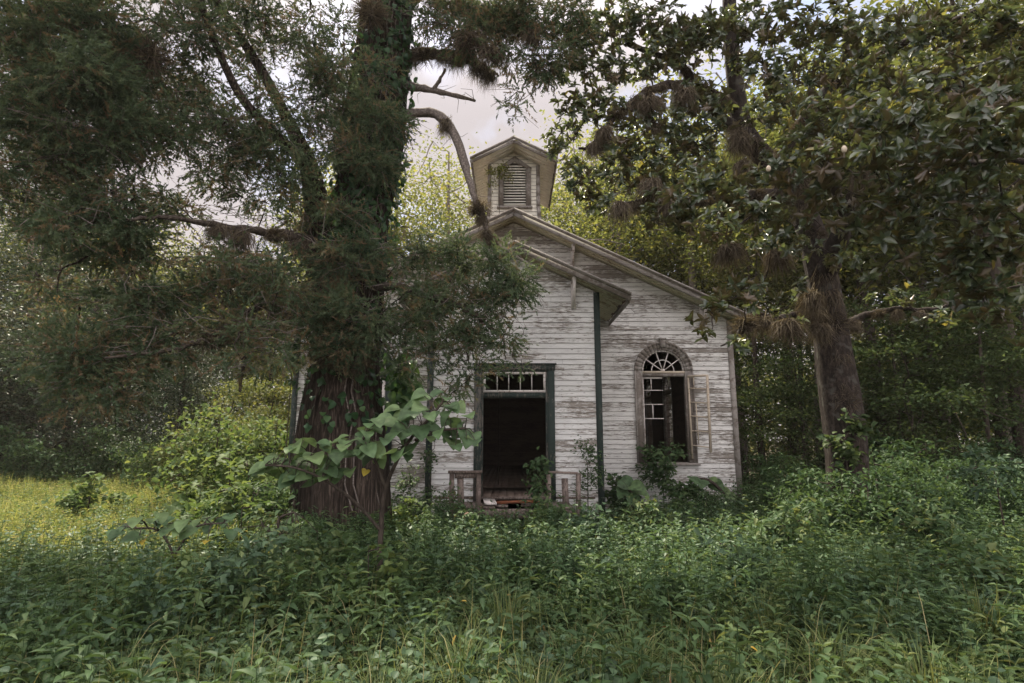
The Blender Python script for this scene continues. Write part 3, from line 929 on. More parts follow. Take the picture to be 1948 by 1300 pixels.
L_left = limb([(610, 470, CY - .4, 13), (560, 450, CY - 1, 11), (480, 440, CY - 1.6, 9), (400, 425, CY - 2.2, 7), (320, 415, CY - 2.7, 5), (240, 420, CY - 3.2, 4)], M['dark_bark'], cedar)
L_left2 = limb([(620, 530, CY - .4, 12), (560, 560, CY - 1, 10), (480, 590, CY - 1.6, 8), (400, 640, CY - 2.2, 7), (310, 670, CY - 2.8, 5), (200, 680, CY - 3.3, 3)], M['dark_bark'], cedar)
L_top = limb([(745, 30, CY, 18), (820, -20, CY - .3, 14), (900, 10, CY - .5, 10), (980, 40, CY - .8, 8), (1050, 70, CY - 1, 5)], M['dark_bark'], cedar)
for Lm in (L_low, L_left, L_left2, L_top, L_moss):
    cedar_nodes += [p[:3] for p in Lm[6::4]]

# (px, py, rx, ry, Y, density, brown share)
cl = [
 (60, 40, 110, 60, 7.5, 1, .15), (200, 45, 120, 60, 8, 1, .15), (330, 40, 100, 55, 8.5, .9, .2), (120, 135, 110, 55, 7.5, .9, .1), (170, 160, 80, 70, 8, 1.4, .05), (245, 120, 70, 60, 8.5, 1, .25),
 (300, 135, 60, 60, 9, 1, .3), (50, 215, 80, 45, 7.5, .9, .1), (180, 240, 90, 60, 8, 1.3, .1), (110, 285, 70, 40, 8, .7, .1), (270, 265, 60, 50, 8.8, .9, .3), (330, 225, 60, 60, 9, .9, .35),
 (400, 215, 50, 55, 9.2, .8, .3), (470, 220, 60, 40, 9.4, .7, .2), (455, 300, 70, 45, 9.5, 1, .2), (530, 265, 70, 50, 9.8, 1.1, .15), (395, 325, 55, 35, 9.2, .7, .4), (570, 60, 45, 55, 10, .7, .1),
 (480, 25, 70, 35, 9.5, .9, .15), (600, 130, 35, 50, 10.3, .8, .1), (590, 205, 60, 50, 10.2, 1, .15), (640, 180, 60, 60, 10.3, 1, .2), (690, 235, 65, 60, 10.2, 1.3, .1), (625, 285, 60, 60, 10.2, 1.1, .2),
 (705, 305, 50, 55, 10.2, 1.2, .05), (560, 335, 60, 40, 10, 1, .2), (500, 365, 60, 35, 9.8, .7, .2), (150, 420, 75, 50, 8.5, .9, .15), (235, 455, 70, 60, 8.5, 1.2, .1), (320, 405, 45, 35, 8.8, .8, .45),
 (205, 385, 80, 40, 8.4, .9, .2), (250, 570, 75, 40, 8.6, .9, .1), (345, 580, 75, 40, 9, .8, .15), (430, 535, 75, 45, 9.4, 1, .15), (500, 505, 60, 50, 9.8, 1, .15), (535, 560, 65, 60, 10, 1.1, .15), (440, 600, 55, 55, 9.5, 1.1, .5),
 (600, 440, 60, 60, 10.2, 1.1, .45), (645, 500, 65, 55, 10.2, 1.1, .5), (705, 470, 50, 40, 10.2, 1, .2), (620, 600, 65, 50, 10.2, 1.2, .25), (700, 605, 60, 60, 10.2, 1.2, .1), (575, 590, 50, 40, 10, 1, .2), (650, 660, 55, 40, 10.3, 1, .4), (590, 660, 40, 40, 10.3, .7, .3),
 (150, 680, 85, 50, 8.2, 1, .25), (110, 715, 50, 45, 8, .8, .1), (230, 690, 70, 50, 8.4, .9, .3), (185, 745, 80, 35, 8.2, .8, .35), (330, 650, 60, 40, 8.8, .7, .5), (130, 690, 25, 18, 8, 1.2, 1.0),
 (780, 480, 60, 40, 10.3, .8, .1), (850, 475, 60, 38, 10.2, 1, .05), (895, 500, 50, 40, 10.2, 1.1, .05), (955, 505, 50, 35, 10.1, 1, .1), (995, 550, 36, 45, 10.1, 1.2, .05), (940, 565, 55, 45, 10.1, 1.1, .1),
 (870, 565, 60, 40, 10.1, .8, .3), (800, 560, 60, 50, 10.2, .9, .2), (785, 620, 60, 50, 10.2, .9, .15), (850, 650, 45, 45, 10.1, .9, .2), (930, 625, 40, 25, 10, .8, .15), (968, 640, 30, 30, 10, 1, .1),
 (885, 695, 45, 35, 10, .9, .2), (800, 695, 45, 35, 10.1, .8, .15), (750, 650, 45, 40, 10.2, .9, .15), (862, 745, 22, 32, 10, .7, .25), (910, 590, 40, 30, 10.1, .7, .2),
 (850, 30, 45, 45, 10.3, 1.7, .5), (910, 55, 60, 50, 10.1, 1.7, .3), (985, 45, 70, 55, 10, 1.7, .3), (1050, 85, 55, 60, 9.9, 1.7, .25), (1085, 35, 60, 50, 9.8, 1.7, .3), (985, 175, 18, 40, 9.9, .7, .3), (965, 210, 12, 30, 9.9, .6, .3), (955, 120, 40, 30, 10, .6, .4), (800, 20, 40, 50, 10.5, .7, .3), (1010, 125, 30, 35, 9.9, .7, .3), (640, 60, 40, 60, 10.5, .8, .2),
 # unseen crown above the picture, extended to shade the foreground
 (100, -90, 160, 70, 8, 1, .2), (350, -90, 140, 70, 8.8, 1, .2), (600, -80, 130, 60, 10, 1, .2), (850, -90, 130, 70, 10.2, 1, .2), (1040, -80, 100, 60, 10, .8, .2), (480, -240, 180, 90, 10, 1, .2), (760, -260, 180, 90, 11, 1, .2), (960, -240, 130, 80, 11, .9, .2), (250, -230, 170, 80, 9.4, .9, .2),
 (650, -430, 180, 90, 11.3, .9, .2), (850, -430, 160, 90, 11.5, .9, .2), (750, -650, 150, 100, 11.5, .8, .2), (300, -150, 150, 60, 10.5, .9, .2), (60, -200, 150, 60, 9.5, .9, .2), (520, -150, 120, 60, 12.2, .8, .2), (900, -160, 120, 60, 12.3, .8, .2), (1000, -330, 130, 90, 11, .9, .2), (1080, -480, 130, 90, 10.5, .9, .2), (900, -560, 130, 90, 11, .9, .2), (720, -150, 120, 70, 12.8, .8, .2)]
g3 = np.random.default_rng(44)
for _ in range(95):        # thinner sprays filling the crown between the big clumps
    a, b = g3.uniform(-20, 600), g3.uniform(-30, 430)
    if 370 < a < 560 and b > 375: continue
    cl.append((a, b, g3.uniform(35, 65), g3.uniform(25, 45), 7.6 + 2.4 * max(a, 0) / 600 + g3.uniform(-.4, .9), g3.uniform(.45, .8), g3.uniform(.1, .45)))
for _ in range(20):        # veil over the trunk
    b = g3.uniform(120, 650)
    cl.append((g3.uniform(585, 750) if b < 560 else g3.uniform(560, 740), b, g3.uniform(30, 50), g3.uniform(25, 40), 10.15 + g3.uniform(-.2, .3), g3.uniform(.5, .8), g3.uniform(.15, .5)))
for _ in range(40):        # lower left skirts
    cl.append((g3.uniform(60, 560), g3.uniform(480, 690), g3.uniform(35, 60), g3.uniform(22, 36), 8.2 + g3.uniform(0, 1.6), g3.uniform(.35, .65), g3.uniform(.2, .6)))
for _ in range(26):        # sprays over the open side and the porch
    cl.append((g3.uniform(760, 1000), g3.uniform(470, 700), g3.uniform(25, 45), g3.uniform(18, 30), 10.1 + g3.uniform(-.2, .4), g3.uniform(.4, .7), g3.uniform(.1, .4)) if g3.random() < .6 else (g3.uniform(790, 1100), g3.uniform(-20, 90), g3.uniform(25, 45), g3.uniform(18, 30), 10.1, g3.uniform(.4, .7), g3.uniform(.2, .5)))
cr_ = MB(); cc = []
tw = MB()
for (px, py, rx, ry, Yd, dens, brown) in cl:
    dens *= .58
    c = at(px, py, Yd); s = Yd / FPX
    r = np.array([rx * s, max(.28, .7 * min(rx, ry) * s * 1.3), ry * s])
    vis = py > -40
    n = int(rx * ry * pi / (27 if vis else 110) * dens)
    # sub-clumps make tufts with gaps between them
    nsub = max(4, int(rx * ry / 420))
    sc_, _ = clump_points(c, r, nsub, shell=.45)
    cc += list(sc_[:max(2, nsub // 2)]) if vis else [c]
    k = rng.integers(0, nsub, n)
    P = sc_[k] + rng.normal(0, 1, (n, 3)) * np.array([.12, .12, .075])
    D = unit(unit(P - sc_[k]) * .6 + unit(P - c) * .35 + rng.normal(0, .42, (n, 3)) + np.array([0, 0, -.22]))
    LS = rng.uniform(.18, .38, n) * (1 if vis else 1.4)
    q = 24 if vis else 14
    t = rng.random((n, q))
    base = P[:, None] + D[:, None] * (t * LS[:, None])[..., None]
    nd = unit(D[:, None] * .75 + rng.normal(0, .45, (n, q, 3)))
    nl = (rng.uniform(.05, .10, (n, q)) * (1 - .4 * t))[..., None] * (1 if vis else 1.6)
    sd = unit(np.cross(nd, rng.normal(0, 1, (n, q, 3)))) * (.0112 if vis else .016)
    V = np.stack([base - sd, base + sd, base + nd * nl], 2).reshape(-1, 3)
    isb = rng.random(n) < brown
    tone = np.where(isb, rng.uniform(.75, .93 if brown < .9 else 1.0, n), np.clip(rng.uniform(0, .35, n) + rng.uniform(0, .35, nsub)[k], 0, .66))
    F = np.arange(len(V)).reshape(-1, 3)
    cr_.add(V, F, np.clip(np.repeat(tone, q) + rng.normal(0, .04, n * q), 0, 1))
    if vis: bloat_twigs(tw, c, r, 5 + int(rx * ry / 700))
for p in np.concatenate([L_gray[9::3], L_dead[6::3], L_moss[8::5]]):
    bloat_twigs(tw, p[:3], np.full(3, .03), 2, L=.38, rad=.007)
bloat_twigs(tw, at(475, 435, 9.6), np.array([1.4, .6, .75]), 60, L=.7, rad=.006)
bloat_twigs(tw, at(300, 600, 8.8), np.array([2.2, .6, .9]), 60, L=.6, rad=.006)
connect(tk, cedar_nodes, cc, r0=.010, sag=.06)
tk.build("trunk", M['cedar_bark'], cedar, smooth=True)
for f_, t_, m_i in tw.f:
    cr_.f.append((f_ + cr_.n, t_, 1))
cr_.v += tw.v; cr_.n += tw.n
cr_.build("crown", [M['cedar_leaf'], M['grey_bark']], cedar)
print("cedar done")

# ivy climbing the cedar
ivy = MB()
idx = rng.integers(20, 78, 2600)
th = rng.normal(-.1, .75, 2600) - pi / 2 + .55
zc = tp[idx]
keep = np.where(zc[:, 2] > 4.6, rng.random(2600) < .95, rng.random(2600) < .35) & ~((zc[:, 2] > 3.9) & (zc[:, 2] < 5) & (rng.random(2600) < .6))
zc = zc[keep]; th = th[keep]; n = len(zc)
dirv = np.stack([np.cos(th), np.sin(th), np.zeros(n)], -1)
P = zc[:, :3] + dirv * (zc[:, 3:4] * rng.uniform(1.0, 1.25, (n, 1)) + .03) + rng.normal(0, .05, (n, 3))
leaves(ivy, T_HEART, P, unit(np.array([0, 0, -.8]) + rng.normal(0, .5, (n, 3)) + dirv * .4), unit(dirv + rng.normal(0, .35, (n, 3)) + np.array([0, 0, .4])), rng.uniform(.08, .16, n), rng.uniform(.07, .14, n), rng.uniform(0, .8, n))
# lower tangle at the right foot of the trunk
c = at(765, 745, CY - .2); P, d = clump_points(c, np.array([.32, .3, .85]), 170)
leaves(ivy, T_HEART, P, unit(np.array([.1, -.2, -.7]) + rng.normal(0, .5, (170, 3))), unit(np.array([0, -.8, .6]) + rng.normal(0, .4, (170, 3))), rng.uniform(.12, .2, 170), rng.uniform(.1, .18, 170), rng.uniform(.3, 1, 170))
iv = tag(empty("ivy_vine"), "dark glossy ivy climbing the right side of the huge cedar trunk", "vine")
ivy.build("leaves", M['ivy_leaf'], iv)
m_ = MB()
for k in range(5):
    a = -pi / 2 + .4 + k * .16
    zi = list(range(8, 80, 4))
    P = np.array([tp[q][:3] + np.array([cos(a + .1 * sin(q)), sin(a + .1 * sin(q)), 0]) * (tp[q][3] + .03) for q in zi])
    m_.tube(P, np.full(len(zi), .014), 5)
m_.build("stem", M['grey_bark'], iv)

# ---- the magnolia right of the church
GY = 11.5
mag = tag(empty("magnolia_tree"), "large leaning magnolia with glossy dark leaves, brown beneath, right of the church", "tree")
mt = smooth_path(path_px([(1618, 1060, GY, 50.4), (1614, 990, GY, 40.3), (1613, 920, GY, 36.1), (1609, 840, GY, 36.1), (1599, 760, GY, 35.3), (1587, 680, GY, 31.9), (1576, 600, GY, 28.6), (1560, 510, GY - .1, 26.0), (1535, 420, GY - .2, 22.7), (1495, 345, GY - .3, 20.2), (1445, 290, GY - .4, 18.5), (1412, 240, GY - .4, 17.6), (1398, 150, GY - .4, 15.1), (1390, 60, GY - .4, 13.4), (1385, -60, GY - .3, 10.9), (1380, -250, GY, 7.6), (1385, -450, GY, 4.2)]), 70)
mk = MB(); mk.tube(mt[:, :3], mt[:, 3], 36, ridge=.05, flute=np.clip(.2 - (mt[:, 2] + .5) * .12, .03, .2), seed=21)
mag_nodes = [p[:3] for p in mt[24::3]]
MB_ = M['mag_bark']
mlimbs = {}
def mlimb(key, pts, n=28):
    mlimbs[key] = limb(pts, MB_, mag, n=n, ridge=.12)
    mag_nodes.extend([p[:3] for p in mlimbs[key][4::3]])
mlimb('fork', [(1570, 540, GY - .1, 22), (1590, 470, GY - .7, 19), (1610, 425, GY - 1.1, 17), (1630, 365, GY - 1.6, 14), (1680, 332, GY - 2.2, 11), (1760, 315, GY - 3, 9), (1850, 310, GY - 3.8, 7), (1960, 308, GY - 4.5, 6)])
mlimb('fork2', [(1610, 425, GY - 1.1, 13), (1592, 370, GY - 1.5, 11), (1570, 310, GY - 2, 9), (1560, 240, GY - 2.4, 7), (1580, 160, GY - 2.8, 6)])
mlimb('high', [(1404, 250, GY - .4, 13), (1375, 225, GY - .5, 12), (1335, 185, GY - .6, 11), (1300, 130, GY - .6, 9), (1260, 108, GY - .7, 8), (1190, 82, GY - .8, 5)])
mlimb('mid', [(1408, 215, GY - .4, 11), (1350, 175, GY - .8, 10), (1290, 160, GY - 1, 9), (1238, 172, GY - 1.1, 9), (1200, 200, GY - 1.2, 8), (1160, 235, GY - 1.3, 7), (1128, 275, GY - 1.4, 5), (1100, 285, GY - 1.4, 3)])
mlimb('hook', [(1238, 172, GY - 1.1, 7), (1232, 205, GY - 1.1, 7), (1245, 235, GY - 1.2, 5), (1272, 258, GY - 1.2, 4), (1280, 290, GY - 1.2, 2.5)], 18)
mlimb('bough', [(1530, 400, GY - .2, 14), (1470, 370, GY - .5, 12), (1400, 375, GY - .7, 11), (1330, 385, GY - .9, 9), (1250, 380, GY - 1.1, 8), (1180, 390, GY - 1.2, 4)])
mlimb('low', [(1570, 580, GY, 10), (1530, 595, GY - .4, 8), (1480, 605, GY - .8, 7), (1430, 600, GY - 1.2, 5), (1400, 640, GY - 1.5, 3), (1370, 660, GY - 1.7, 2)])
mlimb('right', [(1588, 630, GY, 9), (1640, 603, GY - .1, 7), (1700, 588, GY - .3, 5.5), (1780, 588, GY - .6, 4.5), (1860, 560, GY - 1, 3.5), (1960, 540, GY - 1.4, 3)])
mlimb('upright', [(1480, 330, GY - .3, 14), (1520, 240, GY - .8, 12), (1600, 150, GY - 1.4, 10), (1720, 80, GY - 2.2, 8), (1860, 20, GY - 3.2, 6), (1990, -30, GY - 4, 5)])
mc = [
 (1120, 60, 60, 50, 10.5, 1.43), (1190, 40, 60, 50, 10.4, 1.50), (1270, 60, 60, 60, 10.4, 1.50), (1340, 70, 50, 60, 10.4, 1.50), (1150, 130, 60, 40, 10.4, 1.24), (1270, 110, 50, 40, 10.4, 1.50), (1100, 200, 50, 50, 10.2, 0.95), (1180, 270, 60, 50, 10.2, 1.05), (1250, 300, 60, 50, 10.2, 1.05), (1320, 290, 60, 50, 10.2, 1.05), (1100, 330, 40, 40, 10.2, 1.05), (1060, 270, 30, 30, 10.4, 1.05),
 (1320, 180, 50, 40, 10.4, 1.24), (1330, 250, 50, 40, 10.2, 1.05), (1130, 380, 40, 40, 10.2, 1.05), (1260, 400, 50, 40, 9.6, 1.43), (1310, 410, 50, 30, 9, 1.50),
 (1150, 200, 50, 45, 10.3, .9), (1230, 215, 45, 40, 10.3, .9), (1290, 235, 50, 45, 10.3, 1), (1190, 330, 60, 40, 10.2, .9), (1260, 355, 60, 35, 10, .9), (1330, 330, 50, 40, 9.6, 1), (1090, 130, 40, 35, 10.5, .8), (1210, 130, 45, 35, 10.5, .9), (1080, 240, 30, 30, 10.4, .8), (1360, 200, 45, 40, 10, 1),
 (1420, 60, 70, 60, 9.6, 1.1), (1500, 50, 70, 60, 9, 1.2), (1590, 60, 80, 60, 8.4, 1.2), (1690, 60, 90, 60, 7.8, 1.2), (1800, 60, 90, 60, 7.2, 1.2), (1900, 60, 80, 70, 6.8, 1.2),
 (1470, 130, 70, 50, 9, 1.1), (1560, 140, 70, 50, 8.4, 1.1), (1660, 150, 80, 50, 7.6, 1.1), (1770, 150, 90, 50, 7, 1.2), (1890, 160, 80, 60, 6.4, 1.2),
 (1480, 200, 60, 40, 8.2, 1.2), (1560, 220, 70, 40, 7.4, 1.3), (1650, 225, 70, 45, 6.8, 1.4), (1740, 230, 80, 50, 6.2, 1.4), (1850, 240, 80, 50, 5.8, 1.4), (1930, 250, 60, 60, 5.6, 1.3),
 (1520, 290, 50, 40, 7.6, 1.3), (1600, 290, 60, 40, 6.8, 1.4), (1690, 290, 70, 40, 6.4, 1.4), (1780, 295, 70, 30, 6, 1.3), (1880, 290, 70, 30, 5.8, 1.2),
 (1350, 350, 50, 40, 8.2, 1.2), (1400, 390, 60, 40, 8, 1.3), (1440, 340, 50, 40, 8, 1.1), (1360, 430, 50, 35, 7.6, 1.1), (1460, 410, 50, 40, 7.8, .9), (1500, 350, 40, 40, 7.6, .9), (1310, 370, 40, 30, 8.4, 1),
 (1350, 590, 45, 28, 7.6, 1.0), (1390, 560, 40, 25, 7.8, .8), (1335, 640, 22, 22, 7.4, .8), (1420, 545, 40, 30, 8.2, .7),
 (1640, 420, 60, 35, 7.6, .7), (1720, 400, 70, 35, 7, .9), (1820, 400, 80, 40, 6.6, 1), (1910, 400, 60, 50, 6.2, 1.1), (1700, 470, 60, 35, 7.2, .7), (1790, 480, 70, 40, 6.8, .9), (1890, 490, 70, 45, 6.4, 1.1), (1850, 560, 60, 35, 6.8, .8), (1930, 560, 40, 40, 6.4, 1), (1930, 630, 30, 30, 6.6, .8), (1790, 540, 40, 20, 7, .5), (1490, 470, 40, 30, 9, .5), (1620, 490, 40, 25, 8.5, .4),
 (1660, 350, 60, 40, 7.2, 1.1), (1740, 350, 60, 40, 6.6, 1.2), (1830, 345, 70, 40, 6.1, 1.2), (1920, 340, 50, 50, 5.8, 1.2), (1770, 430, 70, 40, 7.2, 1.0), (1860, 450, 70, 45, 6.4, 1.2), (1930, 480, 40, 60, 6.0, 1.2), (1820, 520, 60, 35, 6.8, 1.0), (1690, 520, 50, 25, 7.6, .6), (1900, 600, 50, 35, 6.6, .9), (1580, 390, 50, 40, 7.4, .9), (1560, 350, 50, 40, 7.4, .8),
 (1490, 600, 40, 25, 10.2, .6), (1440, 565, 40, 25, 9.6, .8), (1700, 560, 50, 25, 10.8, .6), (1790, 600, 50, 25, 10.3, .6), (1400, 650, 25, 20, 9.6, .7), (1540, 540, 35, 25, 9.8, .5),
 (1480, 400, 45, 35, 10.4, .8), (1560, 430, 45, 35, 9.6, .8), (1520, 470, 45, 30, 10.2, .8), (1440, 460, 40, 30, 9.8, .7), (1600, 500, 40, 30, 9.6, .7), (1390, 40, 35, 40, 10.4, 1), (1405, 130, 40, 35, 10.3, 1), (1440, 230, 45, 35, 10.2, .8), (1470, 290, 40, 30, 10.2, .8),
 # unseen crown above the picture, enlarged to keep sun off the yard
 (1250, -70, 130, 60, 10.4, .8), (1450, -90, 140, 70, 9.8, .9), (1680, -90, 150, 70, 8.6, .9), (1900, -90, 150, 70, 7.4, .9), (1350, -240, 150, 80, 11, .8), (1600, -250, 160, 80, 10, .8), (1830, -250, 150, 80, 9, .8), (1450, -420, 150, 90, 11.2, .7), (1550, -150, 150, 70, 12.5, .8), (1750, -150, 150, 70, 12.5, .8), (2000, 150, 50, 200, 6.5, .9), (1200, -200, 130, 80, 10.6, .9), (1150, -380, 130, 90, 10.6, .9), (1280, -420, 130, 90, 10.4, .9), (1300, -560, 130, 90, 10.4, .8), (1200, -90, 90, 40, 11.5, .8)]
ml = MB(); mcen = []
for (px, py, rx, ry, Yd, dens) in mc:
    vis = py > -40
    if vis: dens *= .52 if px < 1400 else .43
    c = at(px, py, Yd); s = Yd / FPX
    r = np.array([rx * s, max(.4, .9 * min(rx, ry) * s), ry * s])
    rp = .135 / s
    n = max(2, int(rx * ry / (rp * rp) * (6.5 if vis else 4) * dens))
    P, d = clump_points(c, r, n, shell=.5)
    mcen += list(P[::4]) if vis else list(P[::12])
    AXD = unit(d * .7 + np.array([0, -.15, .55]) + rng.normal(0, .35, (n, 3)))
    q = 9
    az = rng.uniform(0, 2 * pi, (n, 1)) + np.arange(q)[None] * 2.4
    tilt = rng.uniform(.35, 1.75, (n, q))
    e1 = unit(np.cross(AXD, rvec(n))); e2 = np.cross(AXD, e1)
    out = np.cos(az)[..., None] * e1[:, None] + np.sin(az)[..., None] * e2[:, None]
    D = np.cos(tilt)[..., None] * AXD[:, None] + np.sin(tilt)[..., None] * out + np.array([0, 0, -.12])
    Nn = np.sin(tilt)[..., None] * AXD[:, None] - np.cos(tilt)[..., None] * out
    Lf = rng.uniform(.085, .19, (n, q)) * rng.uniform(.75, 1.1, (n, 1))
    tone = np.clip(rng.normal(.38, .2, (n, q)) + (rng.random((n, q)) < .05) * .5, 0, 1)
    leaves(ml, T_OVAL, (P[:, None] + AXD[:, None] * rng.uniform(-.06, .03, (n, q))[..., None]).reshape(-1, 3), D.reshape(-1, 3), Nn.reshape(-1, 3), Lf.ravel(), (Lf * rng.uniform(.38, .5, (n, q))).ravel(), tone.ravel())
connect(mk, mag_nodes, mcen, r0=.007, sag=-.03)
mk.build("trunk", M['mag_bark'], mag, smooth=True)
ml.build("crown", M['mag_leaf'], mag, smooth=True)
for (px, py, Yd) in ((1606, 285, 6.5), (1462, 322, 7.5)):
    c = at(px, py, Yd); m_ = MB()
    zz = np.array([-.04, -.03, 0, .03, .05, .055]); m_.tube(c + np.stack([zz * 0, zz * 0, zz], -1), np.array([.008, .024, .034, .028, .012, .002]), 12)
    m_.build("seed_pod", M['fresh_wood'], mag, smooth=True)
print("magnolia done")


# ---- air plants on the boughs
def air_proto(seed, hang):
    g = np.random.default_rng(seed); m_ = MB(); n = 760
    d = rvec(n, g); d[:, 2] = d[:, 2] * (.6 if not hang else .5) - (.75 if hang else -.05); d = unit(d)
    L = g.uniform(.25, 1.1, n)
    s = unit(np.cross(d, g.normal(0, 1, (n, 3)))) * .017
    droop = np.array([0, 0, -.35 if hang else -.12])
    p0 = rvec(n, g) * .15
    d2 = unit(d + g.normal(0, .35, (n, 3))); p1 = p0 + d2 * (L * .5)[:, None]; p2 = g.normal(0, .09, (n, 3)) + p0 + d * L[:, None] + droop * (L ** 2)[:, None]
    V = np.stack([p0 - s, p0 + s, p1 - s * .8, p1 + s * .8, p2], 1).reshape(-1, 3)
    o = np.arange(n)[:, None] * 5
    t = g.uniform(0, .9, n)
    base = m_.n
    m_.add(V, o + np.array([[0, 1, 3, 2]]), t)
    m_.f.append((o + np.array([[2, 3, 4]]), t, 0))
    return m_
AP = []
ORD = ["first", "second", "third", "fourth", "fifth", "sixth", "seventh", "eighth", "ninth", "tenth", "eleventh", "twelfth"]
aproto = [air_proto(100, True), air_proto(101, False), air_proto(102, True)]
ameshes = []
def air(pos, size, kind, label, group):
    if kind >= len(ameshes) or ameshes[kind] is None:
        while len(ameshes) <= kind: ameshes.append(None)
        o = aproto[kind].build("air_plant", M['air_leaf']); ameshes[kind] = o
    else:
        o = ameshes[kind].copy(); COL.objects.link(o)
    o.location = pos; size *= 1.55; o.scale = (size * random.uniform(.8, 1.2), size * random.uniform(.8, 1.2), size * random.uniform(.85, 1.25)); o.rotation_euler = (random.uniform(-.2, .2), random.uniform(-.2, .2), random.uniform(0, 6.28))
    tag(o, label, "air plant", group)
def air_along(p, ts, size, desc, group, off=-.03):
    for k, t in enumerate(ts):
        q = p[int(t * (len(p) - 1))]
        air((q[0], q[1] - q[3] * .5, q[2] + off), size * random.uniform(.75, 1.25), k % 3, f"shaggy air plant, {ORD[k]} out along {desc}", group)
GA = "air plants on the tree boughs"
air_along(mlimbs['mid'], (.12, .2, .3, .38, .46, .54, .62, .7, .78, .86), .17, "the forking magnolia bough right of the belfry", GA)
air_along(mlimbs['high'], (.1, .3, .45, .6, .75), .16, "the highest leftward magnolia bough", GA)
air_along(mlimbs['hook'], (.15, .35, .55), .17, "the hooked hanging magnolia branch", GA)
air_along(mlimbs['bough'], (.15, .3, .42, .5, .6, .68, .76, .85, .93), .18, "the level magnolia bough above the roof", GA)
air_along(mlimbs['low'], (.12, .28, .42, .55, .7), .2, "the lowest magnolia bough by the eave", GA, -.08)
air_along(mt[14:52], (.02, .1, .16, .22, .3, .38, .45, .53, .6, .68, .76, .84), .26, "the upper magnolia trunk", GA)
air_along(mlimbs['right'], (.15, .3, .42, .55), .15, "the lowest rightward magnolia bough", GA, -.05)
air_along(mlimbs['upright'], (.1, .2, .32, .45), .16, "the steep right magnolia limb", GA)
air_along(L_moss, (.12, .25, .38, .5, .62, .74, .86), .2, "the mossy cedar bough left of the open sky", GA, -.06)
air_along(L_top, (.3, .45, .55, .68, .8), .24, "the top cedar bough above the belfry", GA, -.1)
air_along(L_gray, (.27, .64, .70, .76, .82), .17, "the bare bent grey cedar branch", GA)
air_along(L_left2, (.2, .32, .42, .5, .6), .24, "the low leftward cedar bough", GA, -.1)
air_along(L_left, (.15, .3, .45, .58), .2, "the upper leftward cedar bough", GA, -.06)
air(at(705, 25, 10.2), .36, 1, "large pale spiky air plant high on the front of the cedar trunk", GA)
air(at(285, 110, 8.4), .34, 1, "round spiky air plant amid the dark upper left cedar foliage", GA)
for px, py, lab in ((598, 668, "leftmost of the brown air plant mats low on the cedar trunk"), (622, 682, "second from left of the mats low on the cedar trunk"), (648, 676, "middle one of the mats low on the cedar trunk"), (672, 688, "fourth from left of the mats low on the cedar trunk"), (697, 676, "rightmost of the brown air plant mats low on the cedar trunk")):
    air(at(px, py, 10.42), .17, 0 if px % 4 else 2, lab, GA)
air(at(645, 470, 10.3), .22, 2, "tangled brown air plant at the cedar's first fork", GA)
air(at(620, 530, 10.3), .22, 0, "drooping brown air plant just below the cedar's first fork", GA)

for px, py, Yd, sz, lab in (
        (1235, 190, 9.9, .26, "hanging at the bend above the hooked magnolia branch"), (1300, 175, 10.0, .26, "big brown clump left of the magnolia's fuzzy upper stem"), (1150, 245, 9.7, .2, "clump hanging where the forking bough turns down"),
        (1240, 345, 9.6, .22, "long clump dangling over the right roof slope"), (1180, 388, 9.6, .22, "end clump of the level bough above the roof"), (1275, 388, 9.4, .24, "middle clump of the level bough above the roof"),
        (1405, 255, 9.8, .28, "long brown fringe on the magnolia's upper stem"), (1412, 310, 9.6, .26, "fringe below the upper stem of the magnolia"), (1385, 470, 9.2, .28, "large hanging clump over the right eave"),
        (1475, 480, 9.4, .26, "clump left of the magnolia trunk below its crown"), (1500, 612, 9.8, .3, "large drooping clump on the low bough near the church corner"), (1545, 560, 10.8, .3, "brown mat on the front of the magnolia trunk"), (1560, 620, 10.9, .24, "lower brown mat on the front of the magnolia trunk"),
        (1640, 330, 7.8, .2, "clump in the right fork of the magnolia"), (1520, 330, 8.6, .24, "clump amid the magnolia's middle leaves"), (890, 70, 10.0, .28, "dark clump above the open sky, left"), (935, 95, 10.0, .26, "dark clump above the open sky, middle"), (1010, 60, 9.8, .26, "dark clump above the open sky, right")):
    air(at(px, py, Yd), sz, 0 if int(px) % 2 else 2, "brown air plant, " + lab, GA)

# ------------------------------------------------------------------ woods behind
def blades_fan(mb, n, g, Ls, Pc, R, tone):
    pass


